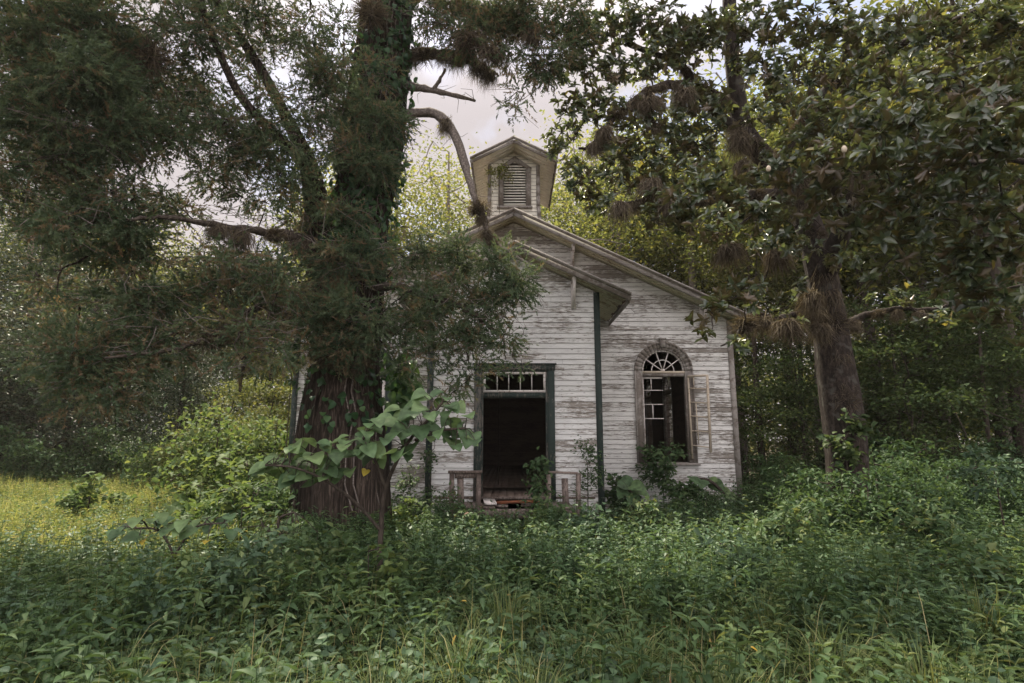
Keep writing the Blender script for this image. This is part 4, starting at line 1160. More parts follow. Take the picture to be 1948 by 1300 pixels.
def gen_tree(seed, h, bole, cr_r, leaf, nleaf, shape='round', lean=.3, tr=.16, layers=False, nclump=46, Ltone=(0, .85), T=T_RHOMB, aspect=.55, rsp=.19):
    """Returns (trunk MB, crown MB), base at the origin."""
    g = np.random.default_rng(seed)
    m1, m2 = MB(), MB()
    top = np.array([g.normal(0, lean), g.normal(0, lean), h * .95])
    p = smooth_path([(0, 0, -.4, tr * 1.25), (g.normal(0, .05), g.normal(0, .05), bole * .5, tr), (top[0] * .4, top[1] * .4, h * .5, tr * .7), (*top, tr * .2)], 18)
    m1.tube(p[:, :3], p[:, 3], 10, ridge=.06, seed=seed)
    ch = (h - bole) / 2; cc = np.array([top[0] * .5, top[1] * .5, bole + ch])
    C, d = clump_points(cc, np.array([cr_r, cr_r, ch]), nclump, g, .5)
    if shape == 'cone':
        f = 1 - .75 * np.clip((C[:, 2] - bole) / (h - bole), 0, 1); C[:, :2] = cc[:2] + (C[:, :2] - cc[:2]) * f[:, None] * 1.3
    if layers:
        C[:, 2] += g.normal(0, .2, nclump)
    nodes = [q[:3] for q in p[5:]]
    connect(m1, nodes, list(C), r0=.012, sag=-.06, seg=5, g=g)
    k = g.integers(0, nclump, nleaf)
    rr = cr_r * rsp
    P = C[k] + g.normal(0, 1, (nleaf, 3)) * np.array([rr, rr, rr * (.34 if layers else .55)])
    D = unit(g.normal(0, 1, (nleaf, 3)) * np.array([1, 1, .45]) + np.array([0, 0, -.25]))
    N = unit(np.array([0, 0, 1]) + g.normal(0, .45, (nleaf, 3)))
    L = leaf * g.uniform(.6, 1.3, nleaf)
    ct = g.uniform(-.12, .12, nclump)
    leaves(m2, T, P, D, N, L, L * aspect, np.clip(g.uniform(*Ltone, nleaf) + ct[k], 0, 1))
    return m1, m2


protos = {}
def place(kind, x, y, s, label, cat="tree", group=None, rz=None, zs=1.0, name=None):
    spec = SPEC[kind]
    if kind not in protos:
        root = empty(spec['name'])
        a, b = spec['gen']()
        a.build("trunk" if 'bush' not in kind else "stem", spec['bark'], root, smooth=True)
        b.build("crown" if 'bush' not in kind else "leaves", spec['leaf'], root)
        protos[kind] = root
    else:
        root = dup(protos[kind])
    root.location = (x, y, float(gz(x, y)) - .02)
    root.scale = (s, s, s * zs)
    root.rotation_euler = (0, 0, random.uniform(0, 6.28) if rz is None else rz)
    tag(root, label, cat, group)
    return root


SPEC = {
 'tall': dict(name='broadleaf_tree', gen=lambda: gen_tree(201, 13, 3.4, 3.4, .17, 16000, nclump=130), bark=M['grey_bark'], leaf=M['tree_leaf']),
 'tall2': dict(name='broadleaf_tree', gen=lambda: gen_tree(202, 12, 2.6, 3.0, .15, 15000, nclump=110), bark=M['dark_bark'], leaf=M['lit_leaf']),
 'airy': dict(name='broadleaf_tree', gen=lambda: gen_tree(203, 14, 3.0, 3.3, .15, 9500, nclump=100), bark=M['grey_bark'], leaf=M['lit_leaf']),
 'under': dict(name='understory_tree', gen=lambda: gen_tree(204, 6.5, 1.0, 2.2, .12, 9000, layers=True, tr=.07, nclump=50, lean=.4), bark=M['dark_bark'], leaf=M['under_leaf']),
 'under2': dict(name='understory_tree', gen=lambda: gen_tree(205, 5.0, .7, 2.0, .13, 8000, layers=True, tr=.06, nclump=44, lean=.4), bark=M['dark_bark'], leaf=M['tree_leaf']),
 'ever': dict(name='evergreen_tree', gen=lambda: gen_tree(206, 8.5, .3, 2.8, .12, 17000, 'cone', tr=.14, nclump=90), bark=M['dark_bark'], leaf=M['evergreen']),
 'ever2': dict(name='evergreen_tree', gen=lambda: gen_tree(207, 6.0, .1, 2.6, .11, 15000, tr=.1, nclump=80, Ltone=(.2, 1)), bark=M['dark_bark'], leaf=M['evergreen']),
 'pine': dict(name='pine_tree', gen=lambda: gen_tree(208, 19, 11, 2.6, .22, 6000, tr=.20, nclump=40, aspect=.12), bark=M['pine_bark'], leaf=M['pine_leaf']),
 'bush': dict(name='leafy_shrub', gen=lambda: gen_tree(209, 3.0, .1, 1.5, .15, 2600, tr=.03, nclump=36, T=T_LANCE, aspect=.7, lean=.3, rsp=.26), bark=M['dark_bark'], leaf=M['shrub_leaf']),
 'bush2': dict(name='leafy_shrub', gen=lambda: gen_tree(210, 2.0, .05, 1.2, .12, 3000, tr=.025, nclump=28, T=T_LANCE, aspect=.5, lean=.15), bark=M['dark_bark'], leaf=M['bush_leaf']),
 'bush3': dict(name='leafy_shrub', gen=lambda: gen_tree(211, 1.5, .05, .8, .17, 520, tr=.02, nclump=18, T=T_LOBED, aspect=.75, lean=.15), bark=M['dark_bark'], leaf=M['shrub_leaf']),
 'slim': dict(name='slim_tree', gen=lambda: gen_tree(212, 12, 6.5, 2.3, .15, 5000, tr=.11, nclump=34, lean=.6), bark=M['dark_bark'], leaf=M['tree_leaf']),
}
GT = "trees of the surrounding wood"
W = []
# (kind, px at the trunk, Y, scale, label)
T_LIST = [
 ('airy', 60, 38, 1.5, "airy tree rising behind the two left pines"),
 ('airy', 250, 38, 1.4, "airy tree glimpsed through the upper left cedar sprays"),
 ('tall', 330, 46, 1.35, "distant pale tree right of the airy left trees"),
 ('tall2', 655, 30, 1.5, "yellow green tree directly behind the cedar trunk"),
 ('ever', 345, 24, .9, "dark pointed evergreen at the right end of the meadow"),
 ('pine', 10, 34, 1.25, "tall pine with pinkish bark at the far left edge"),
 ('pine', 36, 38, 1.2, "slimmer pine just behind the leftmost pine"),
 ('ever', 40, 30, 1.75, "dark dense evergreen filling the left edge below the pines"),
 ('ever2', 130, 29, 1.9, "greyish green rounded evergreen in front of the left pines"),
 ('ever', 215, 33, 1.5, "tall dark evergreen behind the hanging cedar branch"),
 ('ever2', 270, 31, 1.45, "pale sunlit evergreen beyond the left meadow"),
 ('ever2', 340, 34, 1.5, "silvery lit evergreen between the meadow and the church"),
 ('ever2', 20, 25, 1.2, "dark low evergreen at the left meadow edge"),
 ('ever2', -110, 24, 1.5, "dark evergreen at the outer left border of the meadow"),
 ('tall2', 400, 40, 1.2, "broad yellow green tree standing far beyond the meadow"),
 ('tall', 120, 42, 1.5, "pale leaved tree behind the left evergreens"),
 ('tall2', 250, 42, 1.05, "yellow green tree seen through the cedar foliage gap"),
 ('under2', 430, 26, 1.0, "bright understory tree left of the church corner, farther one"),
 ('under2', 500, 21, .9, "bright understory tree close behind the left church corner"),
 ('tall2', 520, 38, 1.15, "light green tree behind the left church wall"),
 ('airy', 735, 33, 1.55, "airy tree with yellow backlit leaves behind the cedar trunk"),
 ('airy', 850, 32, 1.45, "airy yellow leaved tree just left of the belfry"),
 ('tall2', 620, 38, 1.5, "backlit tree beyond the roof behind the cedar"),
 ('airy', 960, 44, 1.85, "thin topped tree peeping above the belfry roof"),
 ('tall', 1150, 34, 1.6, "olive leaved tree right of the belfry"),
 ('airy', 1180, 28, 1.45, "backlit golden leaved tree over the right roof slope"),
 ('tall2', 1260, 32, 1.7, "light green tree behind the right roof slope"),
 ('airy', 1330, 26, 1.5, "golden leaved tree above the right eave"),
 ('tall', 1400, 30, 1.55, "olive tree behind the right church corner"),
 ('tall2', 1500, 27, 1.55, "lit green tree seen behind the magnolia trunk"),
 ('tall', 1620, 28, 1.55, "tall wood tree right of the magnolia trunk"),
 ('tall', 1760, 26, 1.55, "tall wood tree in the right middle of the dark wood"),
 ('tall', 1900, 24, 1.55, "tall wood tree at the right edge of the dark wood"),
 ('tall', 2080, 22, 1.55, "tall wood tree beyond the right edge"),
 ('under', 1450, 22, 1.0, "layered understory tree beside the right church corner"),
 ('under', 1530, 18.5, .95, "layered understory tree between the church and the magnolia trunk"),
 ('under2', 1640, 21, 1.1, "lit layered understory tree directly behind the magnolia trunk"),
 ('under', 1700, 17, 1.05, "layered understory tree right of the magnolia trunk"),
 ('under', 1800, 19, 1.15, "dark layered understory tree in the right wood"),
 ('under', 1860, 14.5, 1.0, "nearest layered understory tree at the right"),
 ('under', 1960, 16, 1.15, "dark understory tree at the right picture edge"),
 ('under2', 1760, 24, 1.1, "pale understory tree deep in the right wood"),
 ('under2', 1900, 27, 1.2, "dim understory tree deepest in the right wood"),
 ('tall', 1560, 20.5, 1.3, "tall dark tree close behind the magnolia's left side"),  # this and the next two added so their crowns shade the understory
 ('tall', 1790, 20, 1.35, "tall dark tree close behind the right boughs of the magnolia"),
 ('tall', 1960, 18, 1.3, "tall dark tree overhanging the right edge of the picture"),
 ('slim', 1442, 20.5, 1.0, "slim dark trunk nearest the right church corner"),
 ('slim', 1525, 22, 1.0, "slim dark trunk midway between church and magnolia"),
 ('slim', 1555, 25, .9, "slim dark trunk just left of the magnolia trunk"),
 ('slim', 1672, 19, 1.5, "stout dark trunk just right of the magnolia trunk"),
 ('slim', 1890, 18, 1.2, "dark trunk near the right picture edge"),
 ('slim', 1925, 15.5, 1.5, "thick dark trunk at the right picture edge"),
 ('slim', 1745, 22, 1.0, "slim dark trunk deep in the right wood"),
]
for kd, px, Yd, s, lab in T_LIST:
    place(kd, (px - 974) / FPX * Yd, Yd, s, lab, "tree", GT)
GB = "shrubs around the church"
B_LIST = [
 ('bush', 420, 17, 1.1, "sunlit yellow green shrub left of the church, leftmost"),
 ('under2', 480, 18.5, .62, "sunlit yellow green shrub left of the church, middle"),
 ('bush', 530, 16.5, .95, "sunlit yellow green shrub touching the left church corner"),
 ('bush3', 455, 14, 1.3, "yellow green shrub in front of the sunlit shrubs"),
 ('under2', 375, 21, .55, "sunlit shrub between the meadow and church shrubs"),
 ('bush3', 500, 12.2, 1.25, "shrub left of the cedar's foot, taller"),
 ('bush3', 535, 11.2, 1.0, "shrub left of the cedar's foot, lower"),
 ('bush3', 430, 10.5, .95, "lobed leaved shrub in front of the sunlit shrubs, left of the cedar"),
 ('bush3', 480, 9.6, .8, "low lobed leaved shrub nearest the cedar's left side"),
 ('bush3', 400, 13.0, .9, "lobed leaved shrub where the meadow meets the church shrubs"),
 ('bush2', 500, 10.4, .7, "green small leaved shrub left of the cedar's foot"),
 ('bush3', 770, 11.6, .7, "lobed leaved shrub between the cedar's foot and left railing"),
 ('bush3', 1010, 11.4, .55, "low lobed leaved shrub in front of the doorstep"),
 ('bush3', 1200, 12.0, .6, "low lobed leaved shrub before the right front wall"),
 ('bush2', 1330, 13.0, .5, "low green shrub before the wall under the open sash"),
 ('bush2', 1420, 14.0, .6, "green shrub at the foot of the right church corner"),
 ('bush3', 718, 6.4, .62, "low lobed leaved shrub hiding the sapling's stem"),
 ('bush3', 335, 6.1, .58, "low lobed leaved shrub under the yellow leaved sapling"),
 ('bush2', 860, 11.2, .5, "low green shrub in front of the left railing"),
 ('bush2', 560, 9.2, .42, "low green shrub between the saplings and the cedar's foot"),
 ('bush3', 70, 24, .9, "bright lobed leaved shrub standing in the sunlit meadow, left"),
 ('bush', 20, 31, 1.0, "lit shrub breaking the far meadow edge, leftmost"),
 ('bush', 130, 29, .75, "lit shrub breaking the far meadow edge, second from left"),
 ('bush3', 215, 27, 1.5, "lobed leaved lit shrub at the far meadow edge"),
 ('bush', 265, 30, 1.05, "lit shrub breaking the far meadow edge, right"),
 ('bush', 320, 22, .7, "lit shrub where the meadow narrows towards the church"),
 ('bush2', 330, 24, 1.3, "green shrub at the far meadow edge, right"),
 ('bush2', 180, 26, 1.4, "green shrub at the far meadow edge, middle"),
 ('bush2', 60, 24, 1.4, "green shrub at the far meadow edge, left"),
 ('bush3', 190, 15, .9, "thin bright sapling sticking up from the meadow"),
 ('bush2', 1440, 17.5, .9, "dark shrub at the right church corner"),
 ('bush2', 1480, 15.5, .8, "dark shrub left of the magnolia's foot"),
 ('bush2', 1560, 13, .75, "dark shrub in front of the magnolia's foot"),
 ('bush2', 1660, 12.5, .95, "dark shrub right of the magnolia's foot"),
 ('bush2', 1740, 14, 1.1, "dark shrub in the right wood edge, first"),
 ('bush2', 1830, 12.5, .9, "dark shrub in the right wood edge, nearest"),
 ('bush2', 1920, 13.5, 1.1, "dark shrub at the right picture edge"),
 ('bush2', 1570, 10.5, .85, "dark shrub hugging the magnolia's foot, left of it"),
 ('bush2', 1650, 10.4, .85, "dark shrub hugging the magnolia's foot, right of it"),
 ('bush2', 1720, 10.8, .75, "dark shrub between the magnolia and the pale sapling"),
 ('bush2', 640, 9.6, .5, "low dark shrub hiding the front of the cedar's foot"),
 ('bush2', 575, 9.7, .5, "low dark shrub at the left flank of the cedar's foot"),
 ('bush2', 725, 10.2, .5, "low dark shrub at the right flank of the cedar's foot"),
 ('bush2', 1620, 17, 1.2, "dark shrub behind the magnolia's foot"),
]
for kd, px, Yd, s, lab in B_LIST:
    place(kd, (px - 974) / FPX * Yd, Yd, s, lab, "shrub", GB)

# far wood that closes the horizon
g = np.random.default_rng(77)
m_ = MB()
ncl = 1500
ang = g.uniform(radians(-68), radians(68), ncl)
dist = g.uniform(44, 58, ncl)
hh = 8.5 + 2.5 * np.sin(ang * 9) + 1.5 * np.sin(ang * 23 + 1)
hh = hh + np.clip((ang - .1) * 6, 0, 4) + np.clip((-ang - .3) * 14, 0, 5.5)
cx_, cy_ = np.sin(ang) * dist, np.cos(ang) * dist
C = np.stack([cx_, cy_, -.5 + hh * g.random(ncl) ** .8], -1)
nl = 150000
k = g.integers(0, ncl, nl)
P = C[k] + g.normal(0, 1, (nl, 3)) * np.array([1.1, 1.1, .7])
leaves(m_, T_RHOMB, P, unit(g.normal(0, 1, (nl, 3)) * np.array([1, 1, .5])), unit(np.array([0, -.3, 1]) + g.normal(0, .5, (nl, 3))), g.uniform(.25, .5, nl), g.uniform(.15, .3, nl), g.uniform(0, .9, nl))
tag(m_.build("distant_woods", M['tree_leaf']), "far wood closing the view behind the church and meadow", "woods", kind='stuff')
print("woods done")

# ------------------------------------------------------------------ undergrowth
def clear(x, y):
    """True where plants may stand."""
    a = (np.abs(x - AX) < HW + .05) & (y > MY - .05) & (y < BY)
    b = (np.abs(x - AX) < PW + .05) & (y > PY - .02) & (y < MY)
    c = (np.abs(x - AX) < 1.35) & (y > 12.7) & (y < PY + .1)
    t = np.hypot(x - tp[0, 0], y - CY) < 1.05
    q = np.hypot(x - mt[0, 0], y - GY) < .4
    return ~(a | b | c | t | q)


def sample(n, y0, y1, g, xr=None, k=1.06, pad=1.6, pw=1.0):
    y = y0 + (y1 - y0) * g.random(n) ** pw
    if xr is None:
        x = g.uniform(-1, 1, n) * (k * y * .9 + pad)
    else:
        x = g.uniform(*xr, n)
    ok = clear(x, y) & (~in_meadow(x, y) | (g.random(len(y)) < .06))
    return x[ok], y[ok]


def in_meadow(x, y):
    return (x < -3.4 - .1 * (y - 12)) & (y > 9.6 + .6 * np.sin(x * 1.7))


def patch(x, y, a, b, ph=0.0):
    return .5 + .5 * np.sin(x * a + 1.3 * np.sin(y * b * .7 + ph) + ph) * np.cos(y * b + .8 * np.sin(x * a * 1.3 + ph))


def weeds(mb, x, y, h, nodes, leaf, asp, T, g, tone=(0, .8), droop=.2, mat=0, smat=None, upr=.35, stem=True, tmod=None):
    n = len(x)
    z = gz(x, y)
    lean = g.normal(0, .14, (n, 2))
    t = (np.arange(nodes) + .7) / nodes
    t = t[None] + g.normal(0, .03, (n, nodes))
    hx = x[:, None] + lean[:, :1] * h[:, None] * t ** 1.5
    hy = y[:, None] + lean[:, 1:] * h[:, None] * t ** 1.5
    hz = z[:, None] + h[:, None] * t
    az0 = g.uniform(0, 2 * pi, (n, 1)) + (np.arange(nodes) * pi / 2)[None] + g.normal(0, .25, (n, nodes))
    tn = g.uniform(*tone, n)
    if tmod is not None: tn = np.clip(tn * .45 + tmod, 0, 1)
    for sgn in (0, pi):
        az = az0 + sgn + g.normal(0, .2, (n, nodes))
        el = g.normal(upr, .3, (n, nodes)) - droop * (1 - t)
        D = np.stack([np.cos(az) * np.cos(el), np.sin(az) * np.cos(el), np.sin(el)], -1)
        N = np.stack([-np.cos(az) * np.sin(el), -np.sin(az) * np.sin(el), np.cos(el)], -1) + g.normal(0, .22, (n, nodes, 3))
        L = leaf * g.uniform(.65, 1.25, (n, nodes)) * (1.05 - .45 * np.clip(t, 0, 1.1) ** 3) * (.7 + .3 * g.random((n, 1)))
        keep = (g.random((n, nodes)) < .93).ravel()
        P = np.stack([hx, hy, hz], -1).reshape(-1, 3)
        tt = np.clip(np.repeat(tn, nodes) + g.normal(0, .1, n * nodes) + .12 * (t.ravel() - .6), 0, 1)
        leaves(mb, T, P[keep], D.reshape(-1, 3)[keep], N.reshape(-1, 3)[keep], L.ravel()[keep], (L * asp).ravel()[keep], tt[keep], mat)
    if stem:
        s = .004
        p0 = np.stack([x, y, z - .02], -1); p1 = np.stack([x + lean[:, 0] * h, y + lean[:, 1] * h, z + h], -1)
        e = np.stack([np.full(n, s), np.zeros(n), np.zeros(n)], -1); e2 = np.stack([np.zeros(n), np.full(n, s), np.zeros(n)], -1)
        for ee in (e, e2):
            V = np.stack([p0 - ee, p0 + ee, p1 + ee * .5, p1 - ee * .5], 1).reshape(-1, 3)
            mb.add(V, np.arange(4 * n).reshape(-1, 4), .3, mat)


def grass_blades(mb, x, y, h, w, g, tone=(0, .8), lean=.5, mat=0, base_z=None):
    n = len(x); z = gz(x, y) if base_z is None else base_z
    az = g.uniform(0, 2 * pi, n); ln_ = np.abs(g.normal(lean, .3, n))
    out = np.stack([np.cos(az), np.sin(az), np.zeros(n)], -1)
    sd = np.stack([-np.sin(az), np.cos(az), np.zeros(n)], -1) * np.broadcast_to(w, (n,))[:, None]
    P0 = np.stack([x, y, z - .02], -1)
    rows = []
    for t, wf in ((0, 1), (.4, .9), (.75, .6)):
        c = P0 + out * (h * ln_ * t ** 2)[:, None] + np.array([0, 0, 1.0]) * (h * (t - .35 * ln_ * t ** 3))[:, None]
        rows += [c - sd * wf, c + sd * wf]
    t = 1.0
    rows.append(P0 + out * (h * ln_)[:, None] + np.array([0, 0, 1.0]) * (h * (1 - .42 * ln_))[:, None])
    V = np.stack(rows, 1).reshape(-1, 3); o = np.arange(n)[:, None] * 7
    tn = g.uniform(*tone, n)
    b = mb.n
    mb.v.append(V); mb.n += len(V)
    for F in ([0, 1, 3, 2], [2, 3, 5, 4], [4, 5, 6]):
        mb.f.append((o + np.array([F]) + b, tn, mat))


g = np.random.default_rng(5)
ug = MB()
# far and middle cover, simple leaves
x, y = sample(9500, 6.0, 19, g, pw=.9)
p = patch(x, y, .9, 1.1)
h = (.26 + .52 * p) * g.uniform(.6, 1.35, len(x)) * np.where((x > 5) & (y > 11), 1.35, 1.0)
weeds(ug, x, y, h * 1.15, 7, .15, .5, T_RHOMB, g, (0, .85), tmod=.05 + .55 * patch(x, y, .55, .8, 3.0))
x, y = sample(3500, 7.5, 15, g)
weeds(ug, x, y, g.uniform(.4, .9, len(x)), 7, .12, .75, T_RHOMB, g, (.25, 1), mat=1)
# near cover, shaped leaves
x, y = sample(3000, 2.2, 8.5, g)
p = patch(x, y, 1.3, 1.6, 1.0)
h = (.24 + .30 * p) * g.uniform(.6, 1.35, len(x)) * np.clip(.55 + y * .07, .6, 1.05)
kp = ~((np.abs(x - .6) < 1.5) & (y < 5.2) & (g.random(len(x)) < .5))
weeds(ug, x[kp], y[kp], h[kp] * 1.5, 7, .15, .42, T_LANCE, g, (0, .85), tmod=.05 + .55 * patch(x[kp], y[kp], .7, .9, 3.0))
x, y = sample(1500, 2.2, 8.5, g)
p = patch(x, y, 1.1, 1.2, 2.2)
kp = p > .42
weeds(ug, x[kp], y[kp], (g.uniform(.25, .5, len(x)) * (.6 + .6 * p))[kp], 6, .10, .85, T_OVAL, g, (.2, 1), mat=1)
# taller bushy weeds standing out of the cover
x, y = sample(620, 5.0, 13.5, g)
weeds(ug, x, y, g.uniform(.6, 1.15, len(x)), 11, .14, .42, T_LANCE, g, (.1, .95), upr=.25)
x, y = sample(420, 5.5, 13.5, g)
weeds(ug, x, y, g.uniform(.5, 1.0, len(x)), 10, .10, .7, T_LOBED, g, (.2, 1), mat=1, upr=.15)
# mounds of one kind standing together
for q in range(58):
    yc = g.uniform(4.6, 13.0); xc = g.uniform(-1, 1) * (.85 * yc + .5); m_n = int(g.uniform(14, 34))
    x = xc + g.normal(0, .36, m_n); y = yc + g.normal(0, .3, m_n)
    ok = clear(x, y) & ~in_meadow(x, y); x, y = x[ok], y[ok]
    if len(x) < 3: continue
    kd = q % 4; rr = 1 - .55 * np.clip(np.hypot(x - xc, y - yc) / .8, 0, 1)
    hh_ = g.uniform(.6, 1.05) * rr * g.uniform(.8, 1.15, len(x))
    base_t = g.uniform(.05, .6)
    weeds(ug, x, y, hh_, (9, 8, 12, 8)[kd], (.13, .10, .075, .16)[kd], (.4, .75, .55, .32)[kd], (T_LANCE, T_LOBED, T_RHOMB, T_LANCE)[kd], g, (0, .7), mat=(0, 1, 0, 1)[kd], upr=(.3, .1, .2, .5)[kd], tmod=np.full(len(x), base_t))
# low carpet of small leaves hiding the soil
x, y = sample(11000, 2.0, 17, g, pw=.8)
weeds(ug, x, y, g.uniform(.08, .26, len(x)), 3, .085, .6, T_RHOMB, g, (0, .7), stem=False)
tag(ug.build("undergrowth", [M['weed'], M['weed_blue']]), "thick knee high broadleaf weeds in front of the church", "undergrowth", kind='stuff')
# grass
gr = MB()
x, y = sample(15000, 2.0, 9, g)
p = patch(x, y, .8, 1.0, .4) + .5 * np.exp(-((x - 1.2) / 2.2) ** 2) * (y < 6.5)
kp = p > .55
x, y = x[kp], y[kp]
grass_blades(gr, x, y, g.uniform(.22, .62, len(x)), g.uniform(.0025, .005, len(x)), g, (0, 1))
x, y = sample(7000, 7, 17, g)
grass_blades(gr, x, y, g.uniform(.3, .7, len(x)), .005, g, (0, .9))
x, y = sample(700, 2.6, 12, g)
grass_blades(gr, x, y, g.uniform(.5, .95, len(x)), .0035, g, (.9, 1), .22)
x, y = sample(2600, 2.3, 6.5, g)
kp = np.exp(-((x - 1.4) / 2.4) ** 2) > g.random(len(x)) * .9
grass_blades(gr, x[kp], y[kp], g.uniform(.4, .8, kp.sum()), g.uniform(.003, .006, kp.sum()), g, (.1, .8), .6)
tag(gr.build("grass", M['grass']), "long thin arching grass among the weeds", "grass", kind='stuff')
# fallen and dying leaves
dl = MB()
x, y = sample(260, 2.3, 13, g); n = len(x)
P = np.stack([x, y, gz(x, y) + g.uniform(.15, .5, n)], -1)
leaves(dl, T_OVAL, P, rvec(n, g), unit(np.array([0, -.3, 1]) + g.normal(0, .5, (n, 3))), g.uniform(.04, .09, n), g.uniform(.015, .035, n), g.uniform(0, 1, n) ** 1.6)
tag(dl.build("dead_leaves", M['dead_leaf']), "scattered brown and yellow leaves caught among the weeds", "leaves", kind='stuff')
# sunlit meadow on the left
md = MB()
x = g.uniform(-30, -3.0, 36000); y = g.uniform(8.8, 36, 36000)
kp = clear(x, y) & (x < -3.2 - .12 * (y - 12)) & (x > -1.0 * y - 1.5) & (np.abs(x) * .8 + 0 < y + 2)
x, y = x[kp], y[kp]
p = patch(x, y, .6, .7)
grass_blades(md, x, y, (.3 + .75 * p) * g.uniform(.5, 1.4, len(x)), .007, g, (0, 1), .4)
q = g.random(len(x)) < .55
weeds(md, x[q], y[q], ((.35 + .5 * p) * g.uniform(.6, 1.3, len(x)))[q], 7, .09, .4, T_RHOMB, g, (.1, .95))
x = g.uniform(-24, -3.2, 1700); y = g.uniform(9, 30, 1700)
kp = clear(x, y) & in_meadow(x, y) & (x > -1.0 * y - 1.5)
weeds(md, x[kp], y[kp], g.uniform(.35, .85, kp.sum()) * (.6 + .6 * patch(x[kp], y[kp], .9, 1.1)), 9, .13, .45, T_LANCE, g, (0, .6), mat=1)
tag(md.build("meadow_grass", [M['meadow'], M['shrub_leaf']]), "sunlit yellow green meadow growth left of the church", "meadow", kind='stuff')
print("undergrowth done")

# ------------------------------------------------------------------ single plants
def big_leaf_plant(name, label, stems, lv, Yd, size, cat="sapling", mat='big_leaf', T=T_HEART, tone=(0, .85), asp=.86):
    root = tag(empty(name), label, cat)
    m1, m2 = MB(), MB()
    tips = []
    for st in stems:
        p = smooth_path(path_px(st), 16)
        m1.tube(p[:, :3], np.maximum(p[:, 3], .004), 7); tips += [q[:3] for q in p[3:]]
    tips = np.array(tips)
    P = []; D = []; N = []; L = []; tn = []
    for q in lv:
        px, py, s = q[:3]
        c = at(px, py, Yd + random.uniform(-.35, .35))
        k = int(np.argmin(np.linalg.norm(tips - c, axis=1))); a = tips[k]
        hv = c - a; az = math.atan2(hv[1] - .25, hv[0]) + random.uniform(-.5, .5)
        el = random.uniform(-.45, .05)
        d = np.array([cos(az) * cos(el), sin(az) * cos(el), sin(el)])
        nn = unit(np.array([random.uniform(-.6, .6), -.6 + random.uniform(-.6, .5), 1.0]))
        l = size * s * random.uniform(.85, 1.15)
        b = c - d * l * .45
        m1.tube(np.array([a, (a + b) / 2 + np.array([0, 0, .03]), b]), np.array([.006, .005, .004]), 5)
        P.append(b); D.append(d); N.append(nn); L.append(l); tn.append(q[3] if len(q) > 3 else random.uniform(*tone))
    L = np.array(L)
    leaves(m2, T, np.array(P), np.array(D), np.array(N), L, L * asp, np.array(tn))
    m1.build("stem", M['dark_bark'], root, smooth=True); m2.build("leaves", M[mat], root, smooth=True)
    return root


lv = [(x + random.uniform(-22, 22) * k, y + random.uniform(-12, 12) * k, 1.0 - .2 * k) for k in (0, 1, 1.4) for x, y in ((800, 758), (775, 775), (838, 765), (850, 785), (872, 775), (792, 785), (770, 795), (735, 800), (715, 800), (862, 805), (830, 815), (882, 820), (895, 835), (862, 842), (800, 820), (760, 815), (745, 830), (700, 815), (690, 830), (720, 845), (680, 855), (735, 862), (760, 865), (702, 870), (780, 850),
      (590, 840), (560, 850), (620, 850), (642, 865), (600, 870), (560, 875), (520, 880), (490, 890), (530, 895), (570, 890), (600, 895), (635, 885), (650, 900), (620, 905), (560, 905), (595, 912), (545, 915), (660, 840), (820, 790))] + [(695, 898, .5, .99), (640, 893, .6, .92)]
big_leaf_plant("large_leaf_sapling", "sapling with big pale green heart shaped leaves in front of the cedar trunk",
    [[(722, 1090, 7, 6), (725, 1000, 7, 5), (733, 930, 7, 4), (770, 850, 6.9, 3.2), (818, 795, 6.8, 2.6), (842, 765, 6.8, 2.5)], [(790, 838, 6.9, 3.5), (835, 820, 6.8, 3), (885, 815, 6.8, 2)],
     [(724, 1010, 7, 3.5), (680, 960, 6.8, 3), (620, 915, 6.6, 2.6), (560, 890, 6.5, 2), (505, 885, 6.5, 2)], [(733, 930, 7, 4), (715, 880, 6.9, 3), (690, 840, 6.8, 2)]], lv, 6.8, .235)
big_leaf_plant("large_leaf_sapling", "low sapling with big leaves, two of them yellow, left of the cedar",
    [[(330, 1140, 6.6, 3), (330, 1060, 6.6, 2.4), (300, 1010, 6.6, 2), (250, 1005, 6.6, 1.5)], [(330, 1060, 6.6, 2.4), (370, 1005, 6.6, 2), (425, 995, 6.6, 1.5)]],
    [(235, 1002, 1), (250, 1022, 1), (262, 992, .9), (285, 998, 1), (310, 990, .9), (375, 992, .9), (398, 985, 1), (425, 990, .9), (350, 1005, .8), (392, 1030, .5, .99), (272, 1030, .5, .99), (220, 1015, .8)] + [(random.uniform(210, 440), random.uniform(980, 1025), .8) for _ in range(22)], 6.6, .2)
big_leaf_plant("large_leaf_sapling", "small big leaved plant against the wall below the window",
    [[(1205, 1010, 13.5, 5), (1205, 950, 13.5, 4), (1195, 930, 13.4, 2)]],
    [(1195, 922, 1), (1212, 925, 1), (1185, 935, 1), (1222, 938, .9), (1200, 945, .9), (1213, 960, .6, .97)], 13.4, .38)
big_leaf_plant("large_leaf_sapling", "drooping big leaved stem leaning against the white wall near the right corner",
    [[(1400, 1000, 14.5, 4), (1380, 945, 14.4, 3.5), (1350, 915, 14.3, 3), (1325, 912, 14.3, 2)]],
    [(1335, 918, 1), (1350, 915, 1), (1365, 925, 1), (1380, 935, .9), (1392, 945, .9), (1320, 912, .8)], 14.3, .36)
big_leaf_plant("compound_leaf_sapling", "small sapling with yellowish divided leaves at the cedar's left foot",
    [[(540, 1110, 8, 5), (538, 1040, 8, 4), (530, 990, 8, 3), (560, 975, 8, 2)], [(538, 1040, 8, 4), (500, 1000, 8, 2)]],
    [(random.gauss(530, 32), random.gauss(1010, 28), random.uniform(.5, .9)) for _ in range(60)], 8, .13, tone=(.6, .93), T=T_LANCE)


